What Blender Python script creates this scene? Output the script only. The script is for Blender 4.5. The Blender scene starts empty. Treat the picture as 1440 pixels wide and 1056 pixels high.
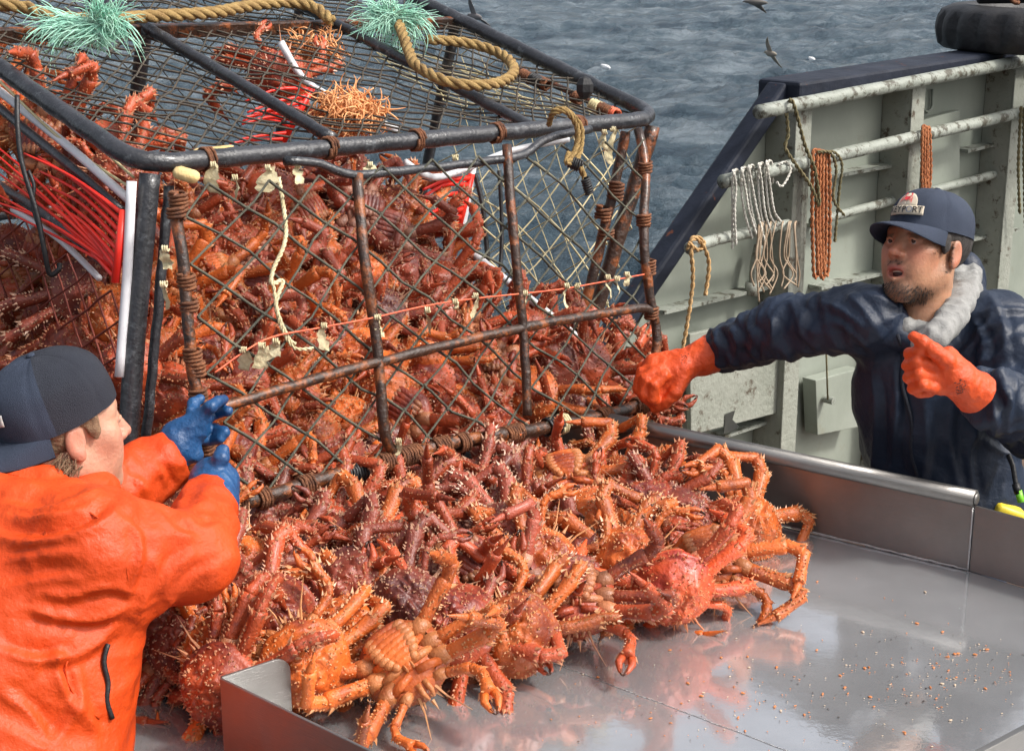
import bpy, math, random
import numpy as np
from mathutils import Vector, Matrix, noise
R = math.radians
rnd = random.Random(7)
C = bpy.context.scene.collection

# ---------------------------------------------------------------- camera, sky, sun, exposure
CAMZ, PITCH, F = 2.25, R(16), 2300.0
scn = bpy.context.scene
cam = bpy.data.objects.new('camera', bpy.data.cameras.new('camera')); C.objects.link(cam)
cam.location = (0, 0, CAMZ); cam.rotation_euler = (R(90) - PITCH, 0, 0)
cam.data.sensor_width = 36; cam.data.sensor_fit = 'HORIZONTAL'; cam.data.lens = F / 1440 * 36
cam.data.clip_start = .05; cam.data.clip_end = 5000
scn.camera = cam
w = bpy.data.worlds.new('World'); scn.world = w; w.use_nodes = True
SUN_EL, SUN_AZ = R(48), R(108)      # azimuth clockwise from +Y (the direction looked in)
sky = w.node_tree.nodes.new('ShaderNodeTexSky'); sky.sky_type = 'NISHITA'; sky.sun_disc = False
sky.sun_elevation = SUN_EL; sky.sun_rotation = SUN_AZ
sky.dust_density = 6; sky.air_density = 1.0; sky.ozone_density = .6
bg = w.node_tree.nodes['Background']; bg.inputs[1].default_value = .14
ov = w.node_tree.nodes.new('ShaderNodeHueSaturation'); ov.inputs['Saturation'].default_value = .42; ov.inputs['Value'].default_value = 1.12   # thin overcast
w.node_tree.links.new(sky.outputs[0], ov.inputs['Color']); w.node_tree.links.new(ov.outputs[0], bg.inputs[0])
sun = bpy.data.objects.new('sun', bpy.data.lights.new('sun', 'SUN')); C.objects.link(sun)
sun.data.energy = 2.1; sun.data.angle = R(7); sun.data.color = (1, .96, .9)
sd = Vector((math.sin(SUN_AZ) * math.cos(SUN_EL), math.cos(SUN_AZ) * math.cos(SUN_EL), math.sin(SUN_EL)))
sun.rotation_euler = (-sd).to_track_quat('-Z', 'Y').to_euler()
vs = scn.view_settings; vs.view_transform = 'Standard'; vs.look = 'None'; vs.gamma = 1; vs.exposure = .5

# ---------------------------------------------------------------- geometry helpers
CS, SN = math.cos(PITCH), math.sin(PITCH)
def W(px, py, d):                     # point seen at (px, py) of the photograph, d metres along the view axis
    u = (px - 720) / F * d; v = (py - 528) / F * d
    return Vector((u, d * CS - v * SN, CAMZ - d * SN - v * CS))
def WZ(px, py, z):                    # the same on a level plane
    v = (py - 528) / F
    return W(px, py, (CAMZ - z) / (SN + v * CS))
def V(*a): return Vector(a)
def vnoise(p): return noise.noise(Vector(p))

class MB:
    def __init__(s): s.v = []; s.f = []; s.m = []
    def add(s, vs, fs, mi=0):
        b = len(s.v); s.v += [tuple(p) for p in vs]
        s.f += [tuple(i + b for i in f) for f in fs]; s.m += [mi] * len(fs)
    def tube(s, pts, rad, n=8, mi=0, cap=True, squash=None, up=None, jit=0):
        pts = [Vector(p) for p in pts]; L = len(pts)
        if not hasattr(rad, '__len__'): rad = [rad] * L
        t0 = (pts[1] - pts[0]).normalized()
        u = Vector(up) if up else (Vector((0, 0, 1)) if abs(t0.z) < .9 else Vector((1, 0, 0)))
        vs = []
        for i in range(L):
            t = (pts[min(i + 1, L - 1)] - pts[max(i - 1, 0)])
            if t.length < 1e-9: t = t0
            t = t.normalized(); u = u - t * u.dot(t)
            if u.length < 1e-6: u = t.orthogonal()
            u.normalize(); w_ = t.cross(u)
            for k in range(n):
                a = 2 * math.pi * k / n; r = rad[i]
                if jit: r *= 1 + jit * rnd.uniform(-1, 1)
                su, sw = (1, 1) if squash is None else squash
                vs.append(pts[i] + u * (math.cos(a) * r * su) + w_ * (math.sin(a) * r * sw))
        fs = [(i * n + k, i * n + (k + 1) % n, (i + 1) * n + (k + 1) % n, (i + 1) * n + k) for i in range(L - 1) for k in range(n)]
        if cap: fs += [tuple(range(n - 1, -1, -1)), tuple((L - 1) * n + k for k in range(n))]
        s.add(vs, fs, mi)
    def hexa(s, p, mi=0):             # 8 corners: bottom loop then top loop
        s.add(p, [(3, 2, 1, 0), (4, 5, 6, 7), (0, 1, 5, 4), (1, 2, 6, 5), (2, 3, 7, 6), (3, 0, 4, 7)], mi)
    def box(s, c, sz, M=None, mi=0):
        c = Vector(c); h = [x / 2 for x in sz]
        q = [(-1, -1, -1), (1, -1, -1), (1, 1, -1), (-1, 1, -1), (-1, -1, 1), (1, -1, 1), (1, 1, 1), (-1, 1, 1)]
        P = [Vector((a * h[0], b * h[1], d * h[2])) for a, b, d in q]
        if M is not None: P = [M @ p for p in P]
        s.hexa([p + c for p in P], mi)
    def beam(s, a, b, wdt, dep, side, mi=0, ov=0):   # box from a to b; wdt along side, dep across
        a = Vector(a); b = Vector(b); t = (b - a).normalized(); a = a - t * ov; b = b + t * ov
        sd_ = Vector(side); sd_ = (sd_ - t * sd_.dot(t)).normalized(); n_ = t.cross(sd_)
        P = [e + sd_ * (x * wdt / 2) + n_ * (y * dep / 2) for e in (a, b) for x, y in ((-1, -1), (1, -1), (1, 1), (-1, 1))]
        s.hexa(P, mi)
    def slab(s, poly, off, mi=0):     # polygon extruded by a vector
        n = len(poly); off = Vector(off); poly = [Vector(p) for p in poly]
        s.add(poly + [p + off for p in poly], [tuple(range(n - 1, -1, -1)), tuple(range(n, 2 * n))] +
              [(i, (i + 1) % n, n + (i + 1) % n, n + i) for i in range(n)], mi)
    def ball(s, c, r, n=8, m=5, mi=0, M=None):
        c = Vector(c); r = r if hasattr(r, '__len__') else (r, r, r); vs = [Vector((0, 0, -r[2]))]
        for j in range(1, m):
            ph = math.pi * j / m - math.pi / 2
            for k in range(n):
                a = 2 * math.pi * k / n
                vs.append(Vector((math.cos(a) * math.cos(ph) * r[0], math.sin(a) * math.cos(ph) * r[1], math.sin(ph) * r[2])))
        vs.append(Vector((0, 0, r[2])))
        if M is not None: vs = [M @ p for p in vs]
        fs = [(0, 1 + (k + 1) % n, 1 + k) for k in range(n)]
        for j in range(m - 2):
            for k in range(n):
                a = 1 + j * n; fs.append((a + k, a + (k + 1) % n, a + n + (k + 1) % n, a + n + k))
        a = 1 + (m - 2) * n; fs += [(a + k, a + (k + 1) % n, len(vs) - 1) for k in range(n)]
        s.add([p + c for p in vs], fs, mi)
    def cone(s, p, d, r, n=3, mi=0):
        d = Vector(d); u = d.orthogonal().normalized(); w_ = d.normalized().cross(u); p = Vector(p)
        vs = [p + u * (r * math.cos(2 * math.pi * k / n)) + w_ * (r * math.sin(2 * math.pi * k / n)) for k in range(n)] + [p + d]
        s.add(vs, [(k, (k + 1) % n, n) for k in range(n)], mi)
    def build(s, name, mats, parent=None, smooth=True, bevel=0, origin=None):
        me = bpy.data.meshes.new(name)
        vs = s.v
        if origin is not None: vs = [(v[0] - origin[0], v[1] - origin[1], v[2] - origin[2]) for v in vs]
        me.from_pydata(vs, [], s.f)
        if not isinstance(mats, (list, tuple)): mats = [mats]
        for m in mats: me.materials.append(m)
        me.polygons.foreach_set('material_index', s.m)
        me.polygons.foreach_set('use_smooth', [smooth] * len(me.polygons)); me.update()
        o = bpy.data.objects.new(name, me); C.objects.link(o)
        if origin is not None: o.location = origin
        if parent is not None: o.parent = parent
        if bevel:
            b = o.modifiers.new('bevel', 'BEVEL'); b.width = bevel; b.segments = 2; b.limit_method = 'ANGLE'
        return o

def tag(o, label=None, cat=None, group=None, kind=None):
    if label: o['label'] = label
    if cat: o['category'] = cat
    if group: o['group'] = group
    if kind: o['kind'] = kind
    return o
def empty(name, loc=(0, 0, 0)):
    o = bpy.data.objects.new(name, None); C.objects.link(o); o.location = loc; o.empty_display_size = .1
    return o
class Thing:                           # an Empty at the base; parts are given in world coordinates
    def __init__(s, name, loc, label, cat, group=None):
        s.o = tag(empty(name, loc), label, cat, group); s.loc = Vector(loc)
    def part(s, name, mb, mats, **k):
        o = mb.build(name, mats, **k); o.parent = s.o; o.matrix_parent_inverse = Matrix.Translation(-s.loc); return o

def spline(pts, n=6):                  # Catmull-Rom
    P = [Vector(p) for p in pts]; out = []
    for i in range(len(P) - 1):
        p0, p1, p2, p3 = P[max(i - 1, 0)], P[i], P[i + 1], P[min(i + 2, len(P) - 1)]
        for k in range(n):
            t = k / n
            out.append(.5 * ((2 * p1) + (p2 - p0) * t + (2 * p0 - 5 * p1 + 4 * p2 - p3) * t * t + (3 * p1 - p0 - 3 * p2 + p3) * t ** 3))
    return out + [P[-1]]
def resample(pts, step):
    out = [pts[0].copy()]; acc = 0
    for a, b in zip(pts, pts[1:]):
        L = (b - a).length
        if L < 1e-9: continue
        while acc + L >= step:
            q = a + (b - a) * ((step - acc) / L); out.append(q); a = q; L = (b - a).length; acc = 0
            if L < 1e-9: break
        acc += L
    out.append(pts[-1].copy()); return out
def rope(mb, pts, r, mi=0, strands=3, pitch=None, n=5):
    pitch = pitch or r * 7; P = resample(spline(pts, 8), pitch / 7); u = None; fr = []
    for i in range(len(P)):
        t = (P[min(i + 1, len(P) - 1)] - P[max(i - 1, 0)]).normalized()
        u = (t.orthogonal() if u is None else u - t * u.dot(t)).normalized(); fr.append((u.copy(), t.cross(u)))
    for s_ in range(strands):
        q = []
        for i, p in enumerate(P):
            a = 2 * math.pi * (s_ / strands + i / 7); q.append(p + (fr[i][0] * math.cos(a) + fr[i][1] * math.sin(a)) * r * .52)
        mb.tube(q, r * .56, n, mi)
def wrap(mb, c, axis, r, n=4, tr=.004, wd=None, mi=0):   # lashing turns round a bar
    axis = Vector(axis).normalized(); u = axis.orthogonal().normalized(); w_ = axis.cross(u); wd = wd or n * tr * 1.9; q = []
    ph = rnd.uniform(0, 6)
    for i in range(n * 10 + 1):
        a = ph + 2 * math.pi * i / 10
        q.append(Vector(c) + axis * (wd * (i / (n * 10) - .5) + rnd.uniform(-1, 1) * tr * .3) + (u * math.cos(a) + w_ * math.sin(a)) * (r + tr * rnd.uniform(.5, .9)))
    mb.tube(q, tr, 4, mi)

# ---------------------------------------------------------------- materials
def ramp(nt, src, stops):
    r = nt.nodes.new('ShaderNodeValToRGB'); e = r.color_ramp.elements
    while len(e) < len(stops): e.new(.5)
    for i, (p, c) in enumerate(stops): e[i].position = p; e[i].color = (*c, 1) if hasattr(c, '__len__') else (c, c, c, 1)
    nt.links.new(src, r.inputs[0]); return r.outputs[0]
def tex(nt, kind, scale, detail=4, rough=.55, co=None, out=0, **k):
    t = nt.nodes.new(kind); t.inputs['Scale'].default_value = scale
    if 'Detail' in t.inputs: t.inputs['Detail'].default_value = detail; t.inputs['Roughness'].default_value = rough
    for a, b in k.items(): setattr(t, a, b)
    if co is not None: nt.links.new(co, t.inputs['Vector'])
    return t.outputs[out]
def coords(nt, which='Object', scale=None):
    t = nt.nodes.new('ShaderNodeTexCoord').outputs[which]
    if scale:
        m = nt.nodes.new('ShaderNodeMapping'); m.inputs['Scale'].default_value = scale; nt.links.new(t, m.inputs[0]); t = m.outputs[0]
    return t
def mix(nt, f, a, b):
    m = nt.nodes.new('ShaderNodeMix'); m.data_type = 'RGBA'
    for s, k in ((f, 0), (a, 6), (b, 7)):
        if isinstance(s, (int, float)): m.inputs[k].default_value = s
        elif isinstance(s, tuple): m.inputs[k].default_value = (*s, 1)
        else: nt.links.new(s, m.inputs[k])
    return m.outputs[2]
def crease(m, scale, strength, stretch=(1, 1, 1), dist=.02):
    nt = m.node_tree; b = nt.nodes['Principled BSDF']; co = coords(nt, 'Object', stretch); old = b.inputs['Normal'].links[0].from_socket if b.inputs['Normal'].links else None
    w_ = nt.nodes.new('ShaderNodeTexNoise'); w_.inputs['Scale'].default_value = scale * .6; w_.inputs['Detail'].default_value = 2; nt.links.new(co, w_.inputs['Vector'])
    mx = nt.nodes.new('ShaderNodeVectorMath'); mx.operation = 'MULTIPLY_ADD'; mx.inputs[1].default_value = (.25, .25, .25); nt.links.new(w_.outputs['Color'], mx.inputs[0]); nt.links.new(co, mx.inputs[2])
    r_ = nt.nodes.new('ShaderNodeTexNoise'); r_.noise_type = 'RIDGED_MULTIFRACTAL'; r_.inputs['Scale'].default_value = scale; r_.inputs['Detail'].default_value = 2.5; nt.links.new(mx.outputs[0], r_.inputs['Vector'])
    bn = nt.nodes.new('ShaderNodeBump'); bn.inputs['Strength'].default_value = strength; bn.inputs['Distance'].default_value = dist; nt.links.new(r_.outputs[0], bn.inputs['Height'])
    if old: nt.links.new(old, bn.inputs['Normal'])
    nt.links.new(bn.outputs[0], b.inputs['Normal']); return m
def mat(name, c1, c2=None, scale=8, rough=.5, metal=0, bump=0, bscale=60, patch=None, pscale=6, pth=(.55, .62), coat=0,
        rvar=0, stretch=None, spec=.5, sss=0, tr=0):
    m = bpy.data.materials.new(name); m.use_nodes = True; nt = m.node_tree; b = nt.nodes['Principled BSDF']
    co = coords(nt, 'Object', stretch); base = None
    n1 = tex(nt, 'ShaderNodeTexNoise', scale, 6, .6, co)
    base = ramp(nt, n1, [(.32, c1), (.68, c2 or c1)])
    rg = rough
    if patch:
        pn = ramp(nt, tex(nt, 'ShaderNodeTexNoise', pscale, 10, .72, co), [(pth[0], 0.), (pth[1], 1.)])
        base = mix(nt, pn, base, patch)
    nt.links.new(base, b.inputs['Base Color'])
    b.inputs['Metallic'].default_value = metal; b.inputs['Roughness'].default_value = rough
    b.inputs['Coat Weight'].default_value = coat; b.inputs['Coat Roughness'].default_value = .15
    b.inputs['Specular IOR Level'].default_value = spec
    if rvar:
        rr = ramp(nt, tex(nt, 'ShaderNodeTexNoise', scale * 1.7, 6, .65, co), [(.35, max(0., rough - rvar)), (.65, min(1., rough + rvar))])
        nt.links.new(rr, b.inputs['Roughness'])
    if sss:
        b.inputs['Subsurface Weight'].default_value = sss; b.inputs['Subsurface Radius'].default_value = (.012, .004, .002); b.inputs['Subsurface Scale'].default_value = 1
    if bump:
        bn = nt.nodes.new('ShaderNodeBump'); bn.inputs['Strength'].default_value = bump; bn.inputs['Distance'].default_value = .01
        nt.links.new(tex(nt, 'ShaderNodeTexNoise', bscale, 5, .6, co), bn.inputs['Height']); nt.links.new(bn.outputs[0], b.inputs['Normal'])
    return m
M = {}
M['iron'] = mat('black_iron', (.012, .013, .016), (.035, .036, .042), 14, .32, 0, .35, 90, (.10, .11, .12), 26, (.56, .66), coat=.35, rvar=.12)
M['rust'] = mat('rusty_iron', (.02, .012, .009), (.055, .022, .01), 16, .42, 0, .6, 70, (.26, .075, .018), 17, (.5, .6), coat=.3)
M['net'] = mat('net_twine', (.045, .046, .034), (.12, .115, .08), 20, .75, 0, .5, 300)
M['net_dark'] = mat('net_twine_dark', (.028, .027, .022), (.085, .065, .045), 20, .75, 0, .5, 300)
M['net_red'] = mat('net_twine_red', (.13, .02, .014), (.22, .04, .02), 20, .7)
M['net_pale'] = mat('pale_twine', (.50, .42, .22), (.60, .52, .32), 20, .7)
M['manila'] = mat('manila_rope', (.22, .13, .045), (.40, .27, .10), 30, .85, 0, .6, 250)
M['teal'] = mat('teal_fibre', (.28, .62, .48), (.50, .78, .62), 30, .7)
M['lash'] = mat('rusty_lashing', (.07, .025, .012), (.24, .09, .035), 40, .8, 0, .5, 200)
M['rag'] = mat('cream_rag', (.50, .42, .24), (.72, .64, .42), 25, .85, 0, .4, 120)
M['cord_red'] = mat('red_cord', (.62, .10, .05), (.7, .17, .08), 30, .6)
M['redplastic'] = mat('red_plastic', (.78, .020, .012), (.85, .04, .02), 10, .35)
M['whiteplastic'] = mat('white_plastic', (.62, .63, .66), (.75, .75, .77), 10, .4, 0, 0, 60, (.2, .15, .12), 12, (.66, .7))
M['black'] = mat('black_rubber', (.008, .008, .009), (.02, .02, .022), 10, .5, 0, .3, 60)
M['yellowfoam'] = mat('yellow_foam', (.62, .42, .16), (.70, .55, .28), 20, .8, 0, .5, 60)
M['orangestar'] = mat('orange_star', (.66, .25, .08), (.82, .44, .20), 40, .6)
M['navy'] = mat('navy_paint', (.006, .009, .018), (.016, .021, .036), 6, .6, 0, .4, 25, (.16, .05, .022), 11, (.63, .66), rvar=.08, spec=.3)
M['grey'] = mat('grey_paint', (.215, .24, .20), (.28, .305, .26), 3.5, .5, 0, .18, 12, (.22, .22, .17), 5, (.60, .72))
M['greychip'] = mat('chipped_grey_paint', (.22, .24, .205), (.31, .33, .29), 5, .5, 0, .5, 50, (.075, .07, .05), 22, (.52, .58))
M['greyrust'] = mat('rusty_grey_paint', (.22, .235, .195), (.31, .32, .275), 5, .55, 0, .5, 50, (.08, .06, .04), 18, (.56, .64))
M['darkhole'] = mat('dark_recess', (.02, .022, .02), (.05, .05, .04), 6, .7)
M['orangerope'] = mat('orange_rope', (.30, .09, .03), (.42, .16, .06), 30, .85, 0, .5, 250)
M['oliverope'] = mat('olive_rope', (.10, .09, .04), (.20, .16, .08), 30, .85, 0, .5, 250)
M['whiterope'] = mat('white_rope', (.48, .46, .40), (.68, .66, .60), 30, .8, 0, .5, 250)
M['tanrope'] = mat('tan_rope', (.42, .24, .09), (.55, .36, .17), 30, .8, 0, .5, 250)
M['brownline'] = mat('brown_line', (.28, .20, .13), (.42, .33, .24), 30, .8)
M['deck'] = mat('rusty_deck', (.06, .035, .025), (.12, .07, .05), 4, .5, 0, .4, 30)
M['rubber'] = mat('tyre_rubber', (.010, .010, .011), (.024, .023, .024), 5, .55, 0, .4, 40)
M['wood'] = mat('weathered_pipe', (.2, .1, .05), (.3, .15, .08), 8, .6)
M['green'] = mat('green_marker', (.25, .75, .05), None, 8, .4)
M['yellow'] = mat('yellow_oilskin', (.72, .55, .03), (.8, .62, .05), 6, .4)
# ================================================================ SEA, DECK, SORTING TABLE, BULWARK
TZ = .85
def sea():
    m = bpy.data.materials.new('sea_water'); m.use_nodes = True; nt = m.node_tree; b = nt.nodes['Principled BSDF']
    co = coords(nt, 'Object', (.8, 1.15, 1)); n = tex(nt, 'ShaderNodeTexNoise', .9, 8, .72, coords(nt, 'Object', (.55, 1.25, 1)))
    nt.links.new(ramp(nt, n, [(.33, (.026, .050, .075)), (.50, (.095, .14, .175)), (.66, (.26, .315, .355))]), b.inputs['Base Color'])  # water tone, with bright and dark of the waves painted in by noise
    b.inputs['Roughness'].default_value = .12; b.inputs['IOR'].default_value = 1.33
    h1 = tex(nt, 'ShaderNodeTexNoise', 1.5, 9, .72, co); bn = nt.nodes.new('ShaderNodeBump'); bn.inputs['Strength'].default_value = 1; bn.inputs['Distance'].default_value = .62
    nt.links.new(h1, bn.inputs['Height']); nt.links.new(bn.outputs[0], b.inputs['Normal'])
    # one displaced sheet, fine near the boat and coarse towards the horizon
    ys = [5.0]
    while ys[-1] < 2600: ys.append(ys[-1] + max(.12, ys[-1] * .0065 if ys[-1] < 140 else ys[-1] * .04))
    nx = 420; vs = []; z0 = -1.45
    for y in ys:
        half = y * .62 + 6
        for i in range(nx):
            x = (i / (nx - 1) - .5) * 2 * half; z = 0
            if y < 320:
                f = 1 / (1 + y / 170)
                q = Vector((x * .16 + y * .03, y * .27, 0)); z += .62 * (noise.noise(q) )
                q = Vector((x * .42 + 9 - y * .1, y * .8, 3)); z += .48 * (.4 - abs(noise.noise(q)) )
                q = Vector((x * 1.0 + 4, y * 1.7 + x * .4, 8)); z += .34 * (.4 - abs(noise.noise(q)))
                q = Vector((x * 2.3 + y * .3, y * 3.6, 14)); z += .13 * (.4 - abs(noise.noise(q))) * min(1, 60 / y)
                z *= f
            vs.append((x, y, z0 + z))
    mb = MB(); L = len(ys)
    mb.add(vs, [(j * nx + i, j * nx + i + 1, (j + 1) * nx + i + 1, (j + 1) * nx + i) for j in range(L - 1) for i in range(nx - 1)])
    tag(mb.build('sea', m), kind='structure')
    mb = MB(); mb.add([(-2600, -400, -3.2), (2600, -400, -3.2), (2600, 4.95, -1.9), (-2600, 4.95, -1.9)], [(0, 1, 2, 3)])
    tag(mb.build('sea_near', m, smooth=False), kind='structure')
sea()

def deck():
    mb = MB(); a, b = W(880, 900, 5.6), W(1640, 900, 7.6)
    mb.slab([(a.x - 3.2, a.y - .9, 0), (b.x, b.y, 0), (b.x, -2.5, 0), (-3.4, -2.5, 0)], (0, 0, -.25))
    tag(mb.build('deck', M['deck'], smooth=False), kind='structure')
deck()

# ---- stainless sorting table
def steel_mat(name, c, wet):
    m = bpy.data.materials.new(name); m.use_nodes = True; nt = m.node_tree; b = nt.nodes['Principled BSDF']
    co = coords(nt, 'Object'); n = tex(nt, 'ShaderNodeTexNoise', 3.2, 8, .62, co)
    nt.links.new(ramp(nt, n, [(.3, tuple(x * .72 for x in c)), (.7, c)]), b.inputs['Base Color'])
    b.inputs['Metallic'].default_value = .70 if wet else .85
    if wet:
        nt.links.new(ramp(nt, tex(nt, 'ShaderNodeTexNoise', 2.3, 7, .6, co), [(.40, .05), (.68, .17)]), b.inputs['Roughness'])
        sc1 = ramp(nt, tex(nt, 'ShaderNodeTexNoise', 3, 8, .7, coords(nt, 'Object', (2, 34, 1))), [(.60, 0.), (.66, 1.)]); sc2 = ramp(nt, tex(nt, 'ShaderNodeTexNoise', 3, 8, .7, coords(nt, 'Object', (30, 3, 1))), [(.62, 0.), (.68, 1.)])
        ad = nt.nodes.new('ShaderNodeMath'); ad.operation = 'MULTIPLY_ADD'; ad.inputs[1].default_value = .10; nt.links.new(sc1, ad.inputs[0]); nt.links.new(b.inputs['Roughness'].links[0].from_socket, ad.inputs[2]); ae = nt.nodes.new('ShaderNodeMath'); ae.operation = 'MULTIPLY_ADD'; ae.inputs[1].default_value = .08; nt.links.new(sc2, ae.inputs[0]); nt.links.new(ad.outputs[0], ae.inputs[2]); nt.links.new(ae.outputs[0], b.inputs['Roughness'])
        hs = tex(nt, 'ShaderNodeTexNoise', 26, 4, .6, co); bn = nt.nodes.new('ShaderNodeBump'); bn.inputs['Strength'].default_value = .035
        b.inputs['Coat Weight'].default_value = .5; b.inputs['Coat Roughness'].default_value = .04
    else:
        nt.links.new(ramp(nt, tex(nt, 'ShaderNodeTexNoise', 7, 7, .65, co), [(.35, .30), (.65, .48)]), b.inputs['Roughness'])
        hs = tex(nt, 'ShaderNodeTexNoise', 8, 4, .6, coords(nt, 'Object', (3, 3, 60))); bn = nt.nodes.new('ShaderNodeBump'); bn.inputs['Strength'].default_value = .12
    bn.inputs['Distance'].default_value = .01
    nt.links.new(hs, bn.inputs['Height']); nt.links.new(bn.outputs[0], b.inputs['Normal'])
    return m
M['steelwet'] = steel_mat('wet_steel', (.62, .63, .645), True)
M['steel'] = steel_mat('brushed_steel', (.30, .29, .275), False)
M['weld'] = mat('weld_bead', (.5, .5, .5), (.7, .7, .7), 60, .3, .9, .8, 200)
def lerp(a, b, t): return a + (b - a) * t
def table():
    T = Thing('sorting_table', WZ(900, 1300, 0), 'stainless steel sorting table with raised sides under the crab pile', 'table')
    up = V(0, 0, 1); WT = TZ + .165
    bl, br = WZ(915, 606, WT), WZ(1369, 703, WT); br2 = WZ(1560, 760, WT - .008)      # back side, top edge
    d = (br - bl).normalized(); bl = bl - d * .95
    nrm = V(-d.y, d.x, 0).normalized()                        # away from camera
    # floor sheet
    fl = WZ(312, 952, WT); fd = (WZ(530, 1057, WT) - fl).normalized()
    q1 = WZ(1440, 1010, WT); q2 = WZ(1350, 1057, WT); sd2 = (q2 - q1).normalized()
    p_fr = q1 + sd2 * .75; p_br = q1 - sd2 * 1.3
    def on(p, z=TZ): return V(p.x, p.y, z)
    fl2 = fl - V(.38, -.07, 0)
    floor = [on(fl2), on(fl), on(fl + fd * 2.1), on(p_br + V(.4, 0, 0)), on(br2 + nrm * .0), on(br), on(bl), on(fl2 + V(-.05, .8, 0))]
    mb = MB(); mb.slab([p - V(0, 0, 0) for p in floor], (0, 0, -.012)); T.part('tray_floor', mb, M['steelwet'], smooth=False)
    # back side plates with rolled rail
    def plate(a, b, top, name, th=.006, lo=TZ + .001):
        mb = MB(); n_ = V(-(b - a).y, (b - a).x, 0).normalized()
        mb.hexa([V(a.x, a.y, lo), V(b.x, b.y, lo), V(b.x, b.y, lo) + n_ * th, V(a.x, a.y, lo) + n_ * th,
                 V(a.x, a.y, top), V(b.x, b.y, top), V(b.x, b.y, top) + n_ * th, V(a.x, a.y, top) + n_ * th])
        return T.part(name, mb, M['steel'], smooth=False, bevel=.0015)
    plate(bl, br - d * .001, WT - .004, 'back_side')
    br_ = br + d * .003; plate(br_, br2, WT - .012, 'back_side')
    mb = MB(); mb.tube([bl + V(0, 0, .004), br + d * .004 + V(0, 0, .004)], .019, 18); mb.tube([br + d * .0045 + V(0, 0, .004), br + d * .009 + V(0, 0, .004)], [.015, .012], 16)
    T.part('rail', mb, M['steel'])
    mb = MB(); w1 = spline([on(bl, TZ + .004) - nrm * .002, on(br, TZ + .004) - nrm * .002], 90); mb.tube([p + V(0, 0, rnd.uniform(-.001, .001)) for p in w1], [rnd.uniform(.0015, .003) for _ in w1], 5)
    wv = [on(br, TZ + .004 + k * .016) - nrm * .003 + d * .001 for k in range(10)]; mb.tube(wv, .0022, 5); T.part('weld_seam', mb, M['weld'])
    # front side with inward flange
    a = fl; b = fl + fd * 2.0; plate(b, a, WT, 'front_side', .005, TZ - .35)
    c = WZ(408, 921, WT); e = (c - a).normalized(); L = (c - a).length
    mb = MB(); r = .03; prof = [(0, TZ - .3), (0, WT), (L - r, WT)] + [(L - r + r * math.sin(t * math.pi / 2 / 5), WT - r + r * math.cos(t * math.pi / 2 / 5)) for t in range(1, 6)] + [(L, TZ + .001)]
    prof[0] = (0, TZ + .001)
    mb.slab([V(a.x, a.y, 0) + e * x + V(0, 0, z) for x, z in prof], V(-e.y, e.x, 0) * .006); T.part('side_flange', mb, M['steel'], smooth=False, bevel=.0012)
    # near right side
    plate(p_br, p_fr, WT - .01, 'end_side', .012)
    # low seam across the floor
    mb = MB(); s0, s1 = WZ(760, 925, TZ + .001), WZ(1110, 1056, TZ + .001); s1 = s1 + (s1 - s0) * .6
    mb.tube([lerp(s0, s1, k / 40) + V(0, rnd.uniform(-1, 1) * .002, 0) for k in range(41)], .0007, 4); T.part('floor_seam', mb, M['weld'])
    mb = MB()
    for p in (on(fl2) + V(.1, .15, 0), on(fl) + fd * 1.9 + V(0, .1, 0), on(br) - nrm * .08, on(bl) - nrm * .08 - d * -.1):
        lg = MB(); lg.box((p.x, p.y, TZ / 2 - .01), (.05, .05, TZ - .024)); T.part('leg', lg, M['steel'], smooth=False, bevel=.003)
    # scraps on the tray
    mb = MB(); r2 = random.Random(3)
    for k in range(400):
        if k < 170: px, py = r2.gauss(1330, 70), r2.gauss(945, 26)
        elif k < 320: px, py = r2.gauss(1080, 120), r2.gauss(985, 35)
        else: px, py = r2.uniform(760, 1430), r2.uniform(800, 1050)
        if py < 770 + (px - 1105) * .235 + 14 or px > 1436 - (py - 1005) * 1.9 or (px < 1000 and py < 900) or py > 1075: continue
        p = WZ(px, py, TZ + .002); s = r2.choice([.0014, .0016, .0016, .0018, .0022, .0036]) * r2.uniform(.7, 1.2)
        mi = r2.choice([0, 0, 0, 0, 0, 1]) if s > .003 else r2.choice([0, 0, 0, 1, 1, 2])
        mb.ball(p, (s * 1.2, s * r2.uniform(.4, .9), s * .35), 7, 4, mi, Matrix.Rotation(r2.uniform(0, 3), 3, 'Z'))
    o = mb.build('crab_scraps', [mat('scrap_orange', (.62, .24, .08), (.5, .14, .03), 300), mat('scrap_cream', (.55, .42, .3), None), mat('scrap_dark', (.03, .02, .015), None)], smooth=False)
    tag(o, 'tiny orange and cream shell crumbs scattered over the wet tray', 'crumbs', kind='stuff')
table()

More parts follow.
